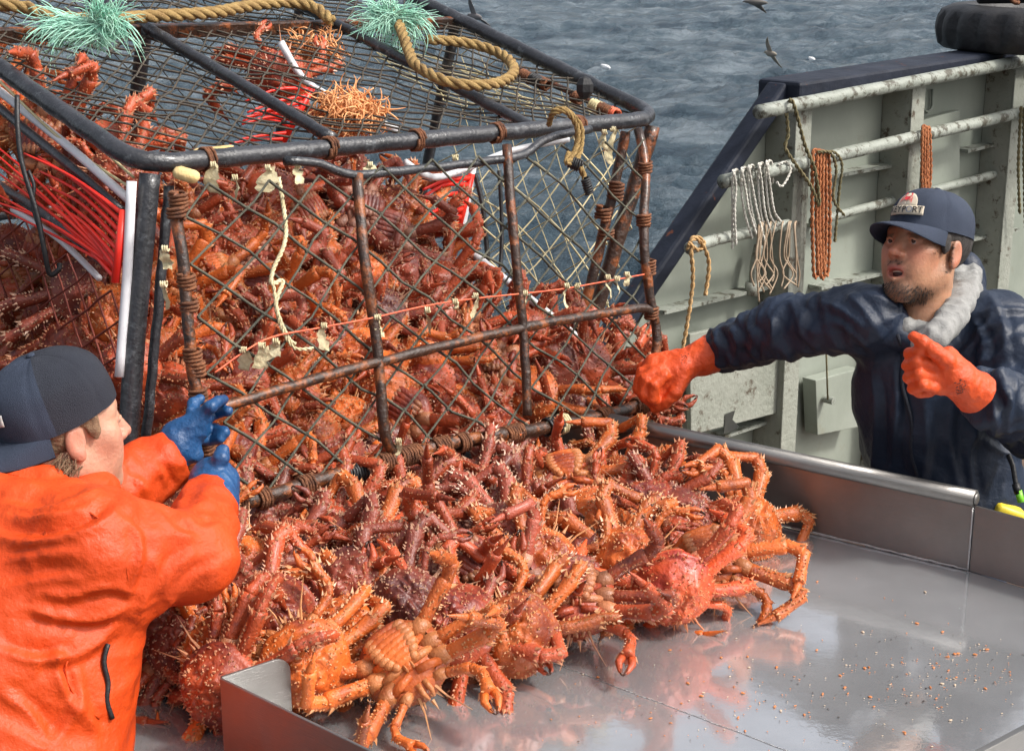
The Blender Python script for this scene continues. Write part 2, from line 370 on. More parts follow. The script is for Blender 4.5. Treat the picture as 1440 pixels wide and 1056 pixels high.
# ---- bulwark: steel side wall with navy cap, frames, pipes
def bulwark():
    P0, P1 = W(1090, 110, 5.55), W(1440, 60, 6.6)
    zt = 1.775; ax = V(P1.x - P0.x, P1.y - P0.y, 0).normalized(); out = V(-ax.y, ax.x, 0)      # out = outboard
    o3 = V(P0.x, P0.y, 0)
    def on(px, py, off=0):            # pixel -> point on the wall plane shifted towards the deck by off
        n = out; c0 = o3 - n * off; o_ = V(0, 0, CAMZ); r = W(px, py, 1) - o_
        return o_ + r * ((c0 - o_).dot(n) / r.dot(n))
    T = Thing('bulwark', o3, 'tall pale grey steel bulwark with navy cap rail behind the man in navy', 'bulwark')
    side = -out
    A = on(1090, 112); s0 = (A - o3).dot(ax)
    B = on(862, 440); 
    def S(s, z, off=0): return o3 + ax * s + V(0, 0, z) - out * off
    sA, zA = (A - o3).dot(ax), A.z; sB, zB = (B - o3).dot(ax), B.z
    sC = sB + (sB - sA) * .45; zC = zB + (zB - zA) * .45
    sE = 4.6; zE = zA + .1
    mb = MB(); mb.slab([S(sE, 0), S(sE, zE), S(sA, zA), S(sB, zB), S(sC, zC), S(sC, 0)], out * .012)
    T.part('plating', mb, M['grey'], smooth=False)
    # low hull side running on behind the pot
    mb = MB(); mb.slab([S(sC - .002, -.4), S(sC - .002, .3), S(sC - 3.2, .3), S(sC - 3.2, -.4)], out * .012); T.part('low_side', mb, M['navy'], smooth=False)
    # cap rail: navy box
    mb = MB(); wd = .15
    def cap(a, b): 
        mb.hexa([a - out * .12, b - out * .12, b + out * .06, a + out * .06, *[p + q for p, q in ((a - out * .12, dn), (b - out * .12, dn), (b + out * .06, dn), (a + out * .06, dn))]])
    dn = V(0, 0, -.075); cap(S(sE, zE + .0), S(sA - .02, zA + .0)); T.part('cap_rail', mb, M['navy'], smooth=False, bevel=.012)
    mb = MB(); dd = V(ax.x * (sA - sB), ax.y * (sA - sB), zA - zB).normalized(); perp = out.cross(dd); perp = perp if perp.z < 0 else -perp
    a, b = S(sA - .021, zA - .002), S(sC, zC); dn = perp * .06
    mb.hexa([a - out * .065, b - out * .065, b + out * .015, a + out * .015, *[p + dn for p in (a - out * .065, b - out * .065, b + out * .015, a + out * .015)]])
    T.part('raked_rail', mb, M['navy'], smooth=False, bevel=.012)
    # frames
    for (xa, ya, xb) in ((1122, 130, 1144), (1286, 100, 1304), (1431, 72, 1447), (922, 470, 931)):
        sa = (on(xa, ya, .13) - o3).dot(ax); sb = (on(xb, ya, .13) - o3).dot(ax); ztop = zA - .078 + .1 * max(0, sa) / 4.2
        if xa < 1000: ztop = zB - .12
        mb = MB(); wdt = max(.035, sb - sa)
        mb.hexa([S(sa, .0, .13), S(sa + wdt, .0, .13), S(sa + wdt, .0, .122), S(sa, .0, .122), S(sa, ztop, .13), S(sa + wdt, ztop, .13), S(sa + wdt, ztop, .122), S(sa, ztop, .122)])
        mb.hexa([S(sa + .002, 0, .122), S(sa + .012, 0, .122), S(sa + .012, 0, .001), S(sa + .002, 0, .001), S(sa + .002, ztop, .122), S(sa + .012, ztop, .122), S(sa + .012, ztop, .001), S(sa + .002, ztop, .001)])
        T.part('frame', mb, M['greyrust'], smooth=False, bevel=.003)
    # horizontal pipes
    def pipe(a, b, off, r, m='greychip', caps=True):
        p, q = on(*a, off), on(*b, off); q = p + (q - p) * 1.0
        pts = [lerp(p, q, k / 24) for k in range(25)]; mb = MB(); r *= 1.0; mb.tube([x + V(0, 0, rnd.uniform(-1, 1) * .0008) for x in pts], [r * rnd.uniform(.97, 1.02) for _ in pts], 12); T.part('pipe', mb, M[m])
    pipe((1066, 158), (1560, 62), .16, .024); pipe((1016, 256), (1560, 130), .16, .023)
    pipe((1002, 338), (1108, 316), .16, .019); pipe((1142, 312), (1420, 240), .07, .017); 
    pipe((968, 350), (1004, 338), .16, .02)
    # stringers and doubler panels
    def ledge(a, b, h=.012, w_=.06):
        p, q = on(*a, .03), on(*b, .03); mb = MB(); mb.beam(p, q, w_, h, out); T.part('stringer', mb, M['greychip'], smooth=False)
    for a, b in (((1160, 248), (1270, 228)), ((1352, 212), (1420, 196)), ((925, 438), (1075, 402)), ((1010, 612), (1112, 578)), ((1352, 338), (1425, 322)), ((1146, 404), (1282, 372)), ((1144, 318), (1150, 316))):
        ledge(a, b)
    def panel(poly, off, m, th=.03, name='doubler_plate'):
        mb = MB(); mb.slab([on(x, y, off) for x, y in poly], out * th); T.part(name, mb, M[m], smooth=False, bevel=.003)
    panel([(1296, 170), (1350, 155), (1350, 236), (1348, 300), (1296, 312)], .05, 'grey', .03)
    panel([(970, 470), (1113, 440), (1113, 576), (972, 612)], .10, 'greyrust', .02)
    panel([(1147, 535), (1210, 518), (1210, 600), (1150, 612)], .08, 'grey', .06)
    panel([(1075, 596), (1094, 590), (1095, 720), (1076, 720)], .05, 'greyrust', .03)
    mb = MB(); c_ = on(1160, 561, .09); mb.tube([c_, c_ - out * .04], .014, 12); T.part('bolt', mb, M['greychip'], smooth=False)
    mb = MB(); mb.tube([on(1161, 470, .12), on(1164, 562, .12)], .0035, 5); T.part('lanyard', mb, M['oliverope'])
    # slot plate with keyhole
    mb = MB(); ring = [(1298, 126), (1298, 148), (1300, 155), (1304, 158), (1309, 155), (1311, 148), (1311, 126)]
    mb.tube([on(x, y, .012) for x, y in ring], .006, 6); T.part('slot', mb, M['grey'])
    # pipe elbow below the hanging lines
    mb = MB(); mb.tube(spline([on(1068, 345, .06), on(1062, 372, .06), on(1060, 405, .06)], 4), .018, 10); mb.tube([on(1058, 398, .06), on(1056, 415, .06)], .024, 10); T.part('drain_pipe', mb, M['greyrust'])
    # peeling patch
    mb = MB(); pp = [(1020, 582), (1034, 577), (1030, 590), (1040, 600), (1030, 606), (1018, 610)]
    mb.add([on(x, y, .1035) for x, y in pp], [tuple(range(len(pp)))]); T.part('bare_patch', mb, M['darkhole'], smooth=False)
    return on, S, ax, out
onwall, WS, wax, wout = bulwark()

# ---- ropes hung on the bulwark pipes
def hank(name, turns, m, r, label, cat='rope', group=None, strands=2):
    mb = MB(); r *= 1.15
    for t in turns: rope(mb, t, r, 0, strands, n=4) if r > .004 else mb.tube(spline(t, 6), r, 5)
    c = turns[0][0]; o = mb.build(name, M[m] if isinstance(m, str) else m, origin=tuple(c)); return tag(o, label, cat, group)
def droop(px, ptop, pbot, spread, off=.19, r=None, back=True):
    a = onwall(px, ptop + 6, off - .055); t = onwall(px, ptop, off); b = onwall(px + spread, pbot, off + .0); m_ = onwall(px + spread * .4 - 1, (ptop + pbot) / 2, off + .01)
    return [a, onwall(px, ptop - 2, off - .03), t, m_, b]
r3 = random.Random(11)
def hang_loop(x0, x1, yt, yb, off=.195):     # one bight over a pipe: down the front, round the bottom and up behind
    return [onwall(x0, (yt + yb) / 2, off), onwall(x0 + 1, yt + 8, off), onwall((x0 + x1) / 2, yt - 5, off - .015), onwall(x1 - 1, yt + 8, off - .01), onwall(x1, (yt + yb) / 2, off), onwall(x1 - 2, yb - 12, off), onwall((x0 + x1) / 2, yb, off + .005), onwall(x0 + 2, yb - 12, off + .004), onwall(x0, (yt + yb) / 2, off)]
hank('rope_hank', [hang_loop(1142 + k * 5 + r3.uniform(-1, 1), 1152 + k * 5, 216 + k, 385 + r3.uniform(-25, 30)) for k in range(4)], 'orangerope', .0062, 'orange brown rope hank draped over the middle pipe left of the navy cap', group='ropes hung on the bulwark pipes')
hank('rope_hank', [hang_loop(1296 + k * 3.5, 1302 + k * 3.5, 182 + k, 300 + r3.uniform(-20, 20)) for k in range(3)], 'orangerope', .0055, 'rust orange rope hank hanging straight above the navy cap', group='ropes hung on the bulwark pipes')
hank('rope', [[onwall(1110, 144, .17), onwall(1113, 141, .2), onwall(1120, 160, .2), onwall(1132, 205, .2), onwall(1146, 240, .21), onwall(1152, 290, .2), onwall(1140, 262, .2), onwall(1112, 222, .19), onwall(1104, 206, .18), onwall(1108, 190, .18), onwall(1106, 160, .18)]], 'oliverope', .006, 'olive green rope knotted round the top pipe near the raked rail')
hank('rope', [[onwall(1150, 214, .2), onwall(1168, 216, .2), onwall(1176, 240, .2), onwall(1172, 280, .2), onwall(1187, 303, .2)], [onwall(1152, 218, .19), onwall(1172, 214, .19), onwall(1184, 232, .19), onwall(1180, 270, .19), onwall(1174, 340, .19)]], 'oliverope', .005, 'loose brown rope end curling right of the orange hank on the middle pipe')
for k, (x, yb, dx) in enumerate([(1036, 350, -6), (1048, 335, 10), (1058, 345, 12), (1072, 330, 6), (1083, 318, 10)]):
    hank('gangion_line', [[onwall(x + 4, 262 - k, .15), onwall(x + 2, 243 - k * 3, .165), onwall(x - 2, 240 - k * 3, .19), onwall(x - 6, 258 - k * 2, .19), onwall(x + dx * .3 - 4, 300, .19), onwall(x + dx, yb, .19)],
        [onwall(x - 1, 262 - k, .15), onwall(x - 3, 243 - k * 3, .17), onwall(x - 5, 242 - k * 3, .2), onwall(x - 1, 262 - k * 2, .2), onwall(x + dx * .5, 295, .2), onwall(x + dx + 5, yb - 6, .2)]], 'whiterope', .0042,
        'short white braided line hooked over the second pipe, %s of five from the raked rail' % ['first', 'second', 'third', 'fourth', 'fifth'][k], 'line', 'white lines over the pipe')
hank('rope', [[onwall(1092, 256, .2), onwall(1100, 262, .21), onwall(1112, 240, .2), onwall(1106, 228, .18), onwall(1094, 232, .18)]], 'whiterope', .004, 'white loop of line beside the first frame on the second pipe')
tb = []
for k in range(16):
    x = r3.uniform(1066, 1118); tb.append([onwall(x, 322, .16), onwall(x + 2, 312, .175), onwall(x, 320, .2), onwall(x + r3.uniform(-9, 3), 360, .2), onwall(x + r3.uniform(-12, 10), 385, .2), onwall(x + r3.uniform(-10, 10), r3.uniform(395, 425), .2)])
hank('line_bundle', tb, 'brownline', .0028, 'tangle of thin tan lines hanging from the short lower pipe', 'line')
hank('rope', [[onwall(966, 352, .19), onwall(975, 336, .2), onwall(988, 345, .2), onwall(997, 372, .2), onwall(992, 415, .2)], [onwall(968, 342, .2), onwall(982, 352, .2), onwall(990, 340, .19), onwall(975, 334, .18), onwall(972, 352, .2), onwall(974, 400, .2), onwall(962, 480, .19), onwall(940, 590, .17), onwall(930, 640, .16)]], 'tanrope', .0065, 'tan three strand rope running down to the table rail beside the raked rail')
hank('rope', [[onwall(1436, 150, .19), onwall(1432, 230, .19), onwall(1434, 300, .19)], [onwall(1440, 152, .19), onwall(1440, 240, .19), onwall(1442, 320, .19)]], 'oliverope', .006, 'brown rope hanging beside the farthest frame at the photo edge')

# ---- tyre on the cap rail
def tyre():
    zcap = WS(1.1, 0).z; c = onwall(1400, 60, 0); a0 = onwall(1090, 112); s_c = (c - a0).dot(wax); zcap = a0.z + .1 * s_c / 4.6 - .004; c = V(c.x, c.y, zcap) - wout * .10; T = Thing('tyre', (c.x, c.y, zcap), 'black rubber tyre lying on the navy cap rail', 'tyre')
    mb = MB(); Rr, n = .42, 120; prof = [(.0, .0), (.018, .010), (.028, .035), (.032, .052), (.032, .065), (.026, .090), (.010, .112), (-.03, .126), (-.08, .130), (-.12, .12), (-.12, .0), (-.1, -.005)]
    vs = []
    for i in range(n):
        a = 2 * math.pi * i / n
        for r_, z in prof: r_ -= (.020 if i % 5 < 2 and .01 < z < .1 and r_ > 0 else 0); vs.append((c.x + .16 + (Rr + r_) * math.cos(a), c.y + .1 + (Rr + r_) * math.sin(a), zcap + z * 1.3))
    m = len(prof); mb.add(vs, [(i * m + k, ((i + 1) % n) * m + k, ((i + 1) % n) * m + (k + 1) % m, i * m + (k + 1) % m) for i in range(n) for k in range(m)])
    T.part('tread', mb, M['rubber'])
    T2 = Thing('boat_fender', (c.x + .1, c.y, zcap + .17), 'dark rubber fender block with rusty shackle on top of the tyre', 'fender')
    mb = MB(); mb.tube([V(c.x - .16, c.y + .02, zcap + .225), V(c.x + .6, c.y + .1, zcap + .23)], .052, 16); T2.part('block', mb, M['rubber'])
    mb = MB(); mb.tube([V(c.x - .03, c.y - .02, zcap + .21) + V(math.cos(a) * .03, -.02, math.sin(a) * .03) for a in [k * .5 for k in range(11)]], .009, 6); T2.part('shackle', mb, M['lash'])
tyre()

# ---- gulls
def gull(p, span, roll, yaw, label, col, wingup=.5):
    T = Thing('gull', p, label, 'seabird', 'gulls over and on the sea'); mt = mat('plumage', col, tuple(min(1, c * 1.3) for c in col), 9, .8)
    mb = MB(); Rm = Matrix.Rotation(yaw, 3, 'Z') @ Matrix.Rotation(roll, 3, 'Y'); p = Vector(p)
    body = [(0, -.22, 0, .008), (0, -.17, 0, .03), (0, -.08, 0, .05), (0, .04, 0, .058), (0, .12, .01, .045), (0, .17, .02, .03), (0, .21, .022, .03), (0, .24, .018, .02), (0, .285, .008, .004)]
    mb.tube([p + Rm @ V(x, y, z) for x, y, z, _ in body], [b[3] for b in body], 10)
    for s in ((-1, 1) if span > .3 else ()):
        mb2 = []; h = span / 2
        for t, ch, y in ((0, .16, 0), (.25, .17, .03), (.5, .14, .05), (.75, .09, .0), (1, .01, -.09)):
            z = math.sin(t * 2.2) * h * wingup * .5; x = s * (.03 + t * h)
            mb2.append([(x, y + ch / 2, z), (x, y - ch / 2, z)])
        vs = [p + Rm @ V(*q) for r_ in mb2 for q in r_]; vs += [v + V(0, 0, .012) for v in vs]; n = 5
        fs = [(i * 2, i * 2 + 1, i * 2 + 3, i * 2 + 2) for i in range(n - 1)] + [(10 + i * 2, 12 + i * 2, 13 + i * 2, 11 + i * 2) for i in range(n - 1)]
        fs += [(i * 2, i * 2 + 2, i * 2 + 12, i * 2 + 10) for i in range(n - 1)] + [(i * 2 + 1, i * 2 + 11, i * 2 + 13, i * 2 + 3) for i in range(n - 1)]
        if span > .3:
            wb = MB(); wb.add(vs, fs); T.part('wing', wb, mt)
    T.part('body', mb, mt)
gull(W(1064, 4, 30), .6, R(55), R(60), 'dark gull flying at the very top over the sea', (.12, .11, .10), .9)
gull(W(1084, 76, 30), .6, R(60), R(20), 'brown gull banking steeply above the raked rail', (.22, .19, .15), .3)
gull(W(668, 24, 26), .6, R(50), R(30), 'grey gull flying low just beyond the pot top rail', (.14, .13, .13), .6)
gull(W(852, 95, 34), .2, 0, R(20), 'small white gull floating on the sea beyond the pot', (.8, .8, .78))
gull(W(1142, 84, 40), .2, 0, R(8), 'tiny white gull floating on the sea just above the cap rail', (.8, .8, .78))
# ================================================================ KING CRABS
def crab_mats(tagn, a, b, c, spine, belly):
    out = []
    for nm, x, y, z_ in (('leg', a, b, c), ('shell', c, a, b), ('belly', belly, belly, a)):
        m = bpy.data.materials.new('crab_%s_%s' % (nm, tagn)); m.use_nodes = True; nt = m.node_tree; bs = nt.nodes['Principled BSDF']
        co = coords(nt, 'Object'); oi = nt.nodes.new('ShaderNodeObjectInfo')
        ad = nt.nodes.new('ShaderNodeVectorMath'); ad.operation = 'ADD'; nt.links.new(co, ad.inputs[0])
        cb = nt.nodes.new('ShaderNodeCombineXYZ'); ml = nt.nodes.new('ShaderNodeMath'); ml.operation = 'MULTIPLY'; ml.inputs[1].default_value = 40
        nt.links.new(oi.outputs['Random'], ml.inputs[0]); nt.links.new(ml.outputs[0], cb.inputs[0]); nt.links.new(cb.outputs[0], ad.inputs[1])
        n = tex(nt, 'ShaderNodeTexNoise', 26 if nm != 'shell' else 38, 5, .62, ad.outputs[0])
        col = ramp(nt, n, [(.30, x), (.50, y), (.72, z_)])
        n2 = ramp(nt, tex(nt, 'ShaderNodeTexNoise', 9, 3, .5, ad.outputs[0]), [(.40, 0.), (.66, 1.)])
        col = mix(nt, n2, col, tuple(min(1, q * 1.35) for q in (b if nm != 'belly' else belly)))
        if nm == 'shell':
            vo = tex(nt, 'ShaderNodeTexVoronoi', 120, co=co); pits = ramp(nt, vo, [(.05, 1.), (.42, 0.)])
            col = mix(nt, pits, col, tuple(q * .9 + .05 for q in spine))
        hs = nt.nodes.new('ShaderNodeHueSaturation'); nt.links.new(col, hs.inputs['Color'])
        mr = nt.nodes.new('ShaderNodeMapRange'); mr.inputs[3].default_value = .72; mr.inputs[4].default_value = 1.3; nt.links.new(oi.outputs['Random'], mr.inputs[0]); nt.links.new(mr.outputs[0], hs.inputs['Value'])
        nt.links.new(hs.outputs[0], bs.inputs['Base Color'])
        bs.inputs['Roughness'].default_value = .46; bs.inputs['Coat Weight'].default_value = .10; bs.inputs['Coat Roughness'].default_value = .2
        bn = nt.nodes.new('ShaderNodeBump'); bn.inputs['Strength'].default_value = .7; bn.inputs['Distance'].default_value = .004
        nt.links.new(tex(nt, 'ShaderNodeTexNoise', 150 if nm != 'shell' else 110, 3, .5, co), bn.inputs['Height']); nt.links.new(bn.outputs[0], bs.inputs['Normal'])
        out.append(m)
    sp = mat('crab_spine_' + tagn, tuple(q * .85 for q in spine), spine, 60, .4)
    return out[0], out[1], out[2], sp
CM = [crab_mats('orange', (.24, .036, .008), (.45, .098, .016), (.13, .022, .011), (.60, .28, .12), (.36, .125, .040)),
      crab_mats('red', (.16, .019, .009), (.31, .050, .014), (.10, .018, .015), (.52, .23, .12), (.31, .115, .05)),
      crab_mats('purple', (.105, .022, .018), (.23, .045, .022), (.15, .046, .038), (.48, .27, .17), (.29, .13, .085)),
      crab_mats('scarlet', (.42, .036, .014), (.52, .080, .020), (.30, .026, .014), (.66, .23, .10), (.50, .16, .08))]
TIP = mat('claw_tip', (.03, .015, .01), (.10, .03, .015), 30, .3)

def carapace_mb(rg, k):
    mb = MB(); nr, na = 18, 52; wd, ln, ht = .090, .086, .052
    def outline(a):                    # a from +x; y forward
        x, y = math.cos(a), math.sin(a)
        r = 1.0 + .12 * max(0, -y) - .24 * max(0, y) ** 2 * (1 - .7 * abs(x)) + .015 * math.sin(9 * a)
        if y > .93: r += .10 * (y - .93) / .07
        return x * wd * r, y * ln * r
    sd_ = Vector((rg.uniform(0, 50), k, 0))
    def top(x, y):
        q = (x / wd) ** 2 + (y / ln) ** 2; h = ht * max(0, 1 - min(1.25, q) ** 1.35 * .93)
        for cx, cy, rr, am in ((0, .030, .030, .014), (0, -.018, .024, .013), (.040, -.018, .034, .015), (-.040, -.018, .034, .015), (0, -.058, .022, .010), (.042, .030, .018, .006), (-.042, .030, .018, .006)):
            h += am * 1.45 * math.exp(-((x - cx) ** 2 + (y - cy) ** 2) / (rr * rr * .45)) * .8
        g = abs(noise.noise(Vector((x * 60, y * 60, 0)) + sd_)); h += .006 * abs(noise.noise(Vector((x * 130, y * 130, 4)) + sd_)); return h + .015 * g
    vs = [(0, 0, top(0, 0))]
    for j in range(1, nr + 1):
        t = (j / nr) ** .85
        for i in range(na):
            ox, oy = outline(2 * math.pi * i / na); x, y = ox * t, oy * t; vs.append((x, y, top(x, y) - .004))
    for (t, z) in ((1.01, -.012), (.95, -.024), (.80, -.030)):
        for i in range(na):
            ox, oy = outline(2 * math.pi * i / na); vs.append((ox * t, oy * t, z))
    L = nr + 3; fs = [(0, 1 + i, 1 + (i + 1) % na) for i in range(na)]
    for j in range(L - 1):
        for i in range(na):
            a = 1 + j * na; fs.append((a + i, a + na + i, a + na + (i + 1) % na, a + (i + 1) % na))
    mb.add(vs, fs, 0)
    # tubercles over the back, longer spines round the margin
    for i in range(240):
        a, t = rg.uniform(0, 2 * math.pi), math.sqrt(rg.uniform(0, .95)); ox, oy = outline(a); x, y = ox * t, oy * t
        e = .002; n = Vector((top(x - e, y) - top(x + e, y), top(x, y - e) - top(x, y + e), 2 * e)).normalized()
        l = rg.uniform(.003, .0075) * (1.3 if rg.random() < .2 else 1); mb.cone((x, y, top(x, y) - .0055), (n + Vector((0, .25, 0))).normalized() * l, rg.uniform(.0022, .0036), 4, 1)
    for i in range(62):
        a = 2 * math.pi * (i + rg.uniform(-.3, .3)) / 62; ox, oy = outline(a)
        d = Vector((ox, oy, rg.uniform(-.01, .035))).normalized(); l = rg.uniform(.006, .012)
        mb.cone((ox * .975, oy * .975, rg.uniform(-.010, .004)), d * l, .003, 4, 1)
    for s in (-1, 1): mb.cone((s * .016, ln * .93, .0), Vector((s * .3, 1, .25)).normalized() * .018, .004, 4, 1)
    mb.cone((0, ln * .98, .008), Vector((0, 1, .35)) * .024, .005, 5, 1)
    return mb
def belly_mb(rg):
    mb = MB(); mb.ball((0, -.002, -.024), (.066, .068, .018), 18, 7, 2)
    for s in (-1, 1):
        for i in range(4): mb.tube([(s * .008, .034 - i * .022, -.040), (s * .034, .038 - i * .027, -.038), (s * .056, .042 - i * .032, -.028)], [.0085, .0100, .0095], 8, 0 if i % 2 else 2)
    # folded tail of overlapping plates
    tw_ = rg.uniform(-.5, .5)
    for j in range(8):
        t = j / 7; y = -.070 + .085 * t; wv = .052 * math.sqrt(max(.05, 1 - (t * 1.05 - .25) ** 2 * 1.5)); Mr = Matrix.Rotation(tw_ * t + rg.uniform(-.1, .1), 3, 'Z')
        mb.ball((rg.uniform(-.003, .003), y, -.040 - .010 * math.sin(t * 3)), (wv, .0125, .012), 14, 6, 2, Mr)
        for s in (-1, 1): mb.ball((s * wv * .66, y + .004, -.043 - .008 * math.sin(t * 3)), (wv * .34, .011, .010), 9, 5, 0, Mr)
    for i in range(90):
        a = rg.uniform(0, 6.28); t = rg.uniform(.2, 1.05); x, y = .05 * t * math.cos(a), -.028 + .046 * t * math.sin(a); mb.cone((x, y, -.046 - .010 * (1 - t * t)), Vector((x * 6, y * 4, -.6)).normalized() * .006, .002, 3, 1)
    for s in (-1, 1):                  # mouth parts, antennae and eyes
        mb.tube([(s * .008, .055, -.03), (s * .009, .078, -.026), (s * .006, .09, -.018)], [.007, .006, .003], 6, 0)
        mb.tube([(s * .02, .07, -.01), (s * .028, .10, .0), (s * .05, .15, .01)], [.004, .002, .0006], 5, 1)
    return mb
def seg(mb, a, b, r0, r1, rg, up, spines=1., mi=0, flat=.8, tip=False):
    a, b = Vector(a), Vector(b); d = b - a; L = d.length; t = d.normalized()
    prof = [(0, .80), (.08, 1.0), (.3, .90), (.6, .92), (.86, 1.10), (.96, 1.05), (1, .75)] if not tip else [(0, .9), (.1, 1), (.5, .72), (.85, .35), (1, .06)]
    n = 8; u = (up - t * up.dot(t)).normalized(); w_ = t.cross(u); bow = rg.uniform(-.05, .05) * L
    pts = [a + d * s + w_ * bow * math.sin(s * math.pi) for s, _ in prof]; rad = [(r0 + (r1 - r0) * s) * k for s, k in prof]
    mb.tube(pts, rad, n, mi, squash=(1, flat), up=u)
    cnt = int(L / .0072 * spines)
    for k in range(cnt):
        s = (k + rg.uniform(.1, .9)) / cnt; r = r0 + (r1 - r0) * s
        for ang in (0, 1.0, -1.0, 2.2, -2.2, 3.14):
            if rg.random() < .30: continue
            an = ang + rg.uniform(-.25, .25); o = u * math.cos(an) + w_ * math.sin(an) * flat
            l = r * rg.uniform(.20, .44) * (1.25 if ang == 0 else 1)
            mb.cone(a + d * s + o * r * .82, (o + t * .45).normalized() * l, max(.0014, r * .17), 4, 1)
    for ang in (-1.3, -.65, 0, .65, 1.3):     # spine crown at the joint
        o = u * math.cos(ang) + w_ * math.sin(ang); mb.cone(b - t * r1 * .5 + o * r1 * .8, (o * .8 + t).normalized() * r1 * .8, r1 * .24, 4, 1)
def leg_mb(s, i, rg, pose):
    """walking leg i (0 front..2 rear) on side s"""
    mb = MB(); base = Vector((s * .058, .030 - .034 * i, -.020)); yaw = (38 - 34 * i + rg.uniform(-12, 12)); tws = None
    if pose == 'fold': el, fold, f2, tws = rg.uniform(-12, 14), rg.uniform(72, 88), rg.uniform(76, 92), rg.uniform(35, 85) * (1 if i < 2 else -1) * s
    elif pose == 'curl': el, fold, f2 = rg.uniform(-40, -5), rg.uniform(45, 80), rg.uniform(60, 90); yaw *= .8
    elif pose == 'spread': el, fold, f2 = rg.uniform(5, 30), rg.uniform(20, 45), rg.uniform(25, 50)
    else: el, fold, f2 = rg.uniform(-25, 25), rg.uniform(40, 90), rg.uniform(40, 90); yaw += rg.uniform(-15, 15)
    y = R(yaw); out = Vector((s * math.cos(y), math.sin(y), 0)); upv = Vector((0, 0, 1)); side = out.cross(upv)
    tw = R(tws if tws is not None else rg.uniform(-30, 30))
    def d_(e): 
        v = out * math.cos(R(e)) + upv * math.sin(R(e)); return (Matrix.Rotation(tw, 3, out) @ v)
    sc = (.90, .95, .88)[i] * rg.uniform(.92, 1.04)
    cx = base + d_(el * .3) * .028; mb.tube([base - d_(el * .3) * .015, base + d_(el * .3) * .012, cx], [.019, .021, .018], 8, 2)
    a = cx + d_(el) * .102 * sc; mid = el - fold * .45; b = a + d_(mid) * .046 * sc; e2 = mid - f2; c = b + d_(e2) * .092 * sc; e3 = e2 - rg.uniform(0, 25); e = c + d_(e3) * .062 * sc
    up = Matrix.Rotation(tw, 3, out) @ (upv * math.cos(R(el)) - out * math.sin(R(el)))
    seg(mb, cx - d_(el) * .006, a, .0195, .0205, rg, up); seg(mb, a - d_(mid) * .006, b, .0180, .0185, rg, d_(mid + 90)); seg(mb, b - d_(e2) * .005, c, .0158, .0140, rg, d_(e2 + 90), .9)
    seg(mb, c, e, .0098, .0050, rg, d_(e3 + 90), .35, 0, .8, True); mb.cone(e - d_(e3) * .012, d_(e3) * .016, .003, 5, 3)
    return mb
def claw_mb(s, rg, pose):
    mb = MB(); base = Vector((s * .036, .058, -.018)); big = 1.15 if s > 0 else .9
    if pose == 'curl': d1 = Vector((s * .9, .6, -.25)); d2 = Vector((-s * .35, 1, -.3))
    else: d1 = Vector((s * rg.uniform(.5, .9), .7, rg.uniform(-.1, .4))); d2 = Vector((-s * rg.uniform(.2, .7), 1, rg.uniform(-.5, 0)))
    d1.normalize(); d2.normalize(); cx = base + d1 * .02
    mb.tube([base - d1 * .01, cx], [.013, .012], 8, 2); a = cx + d1 * .052; b = a + (d1 + d2).normalized() * .028
    seg(mb, cx, a, .012 * big, .013 * big, rg, Vector((0, 0, 1)), 1); seg(mb, a, b, .012 * big, .013 * big, rg, Vector((0, 0, 1)), 1)
    c = b + d2 * .046 * big; seg(mb, b, c, .014 * big, .018 * big, rg, Vector((0, 0, 1)), 1.1, 0, .75)
    sd_ = d2.cross(Vector((0, 0, 1))).normalized()
    for q in (-1, 1):
        o = sd_ * q; P = [c - d2 * .006 + o * .007 * big, c + d2 * .016 + o * .0125 * big, c + d2 * .033 * big + o * .008, c + d2 * .043 * big + o * .001]
        mb.tube(P, [.0085 * big, .0072 * big, .005, .0015], 7, 0); mb.tube([P[2] - d2 * .002, P[3] + d2 * .001], [.0056, .0017], 6, 3)
    return mb
PROTO = []
def make_protos():
    poses = ['fold', 'mixed', 'curl', 'mixed', 'spread', 'fold', 'curl', 'mixed', 'mixed', 'fold']
    for k, pose in enumerate(poses):
        rg = random.Random(100 + k)
        P = [('carapace', carapace_mb(rg, k), 's'), ('belly', belly_mb(rg), 'b')]
        for s in (-1, 1):
            for i in range(3): P.append(('leg', leg_mb(s, i, rg, pose), 'l'))
            P.append(('claw', claw_mb(s, rg, pose), 'l'))
        PROTO.append(P)
make_protos()
MESHES = {}
def crab_meshes(k, mi):
    if (k, mi) in MESHES: return MESHES[(k, mi)]
    lg, sh, be, sp = CM[mi]; out = []
    for nm, mb, kind in PROTO[k]:
        ms = {'s': [sh, sp], 'b': [be, sp, sh], 'l': [lg, sp, be, TIP]}[kind]
        me = bpy.data.meshes.new('crab_' + nm); me.from_pydata(mb.v, [], mb.f)
        for m in ms: me.materials.append(m)
        me.polygons.foreach_set('material_index', mb.m); me.polygons.foreach_set('use_smooth', [mm != 1 for mm in mb.m]); me.update(); out.append((nm, me))
    MESHES[(k, mi)] = out; return out
def crab(p, rot, k, mi, label, group=None, sc=1.):
    """p: centre, rot: 3x3 matrix (columns: right, forward, up of the crab)"""
    r = empty('king_crab', p); r.rotation_euler = rot.to_euler(); sc *= .90; r.scale = (sc, sc, sc); tag(r, label, 'crab', group)
    for nm, me in crab_meshes(k, mi):
        o = bpy.data.objects.new(nm, me); C.objects.link(o); o.parent = r
    return r
TOCAM = Vector((0, -CS, SN))
def orient(upv, fwd):
    u = Vector(upv).normalized(); f = Vector(fwd); f = (f - u * f.dot(u)).normalized(); r_ = f.cross(u); return Matrix((r_, f, u)).transposed()
def camdir(x, y, z):                   # x right, y up in the picture, z towards the viewer
    return Vector((1, 0, 0)) * x + Vector((0, SN, CS)) * y + TOCAM * z
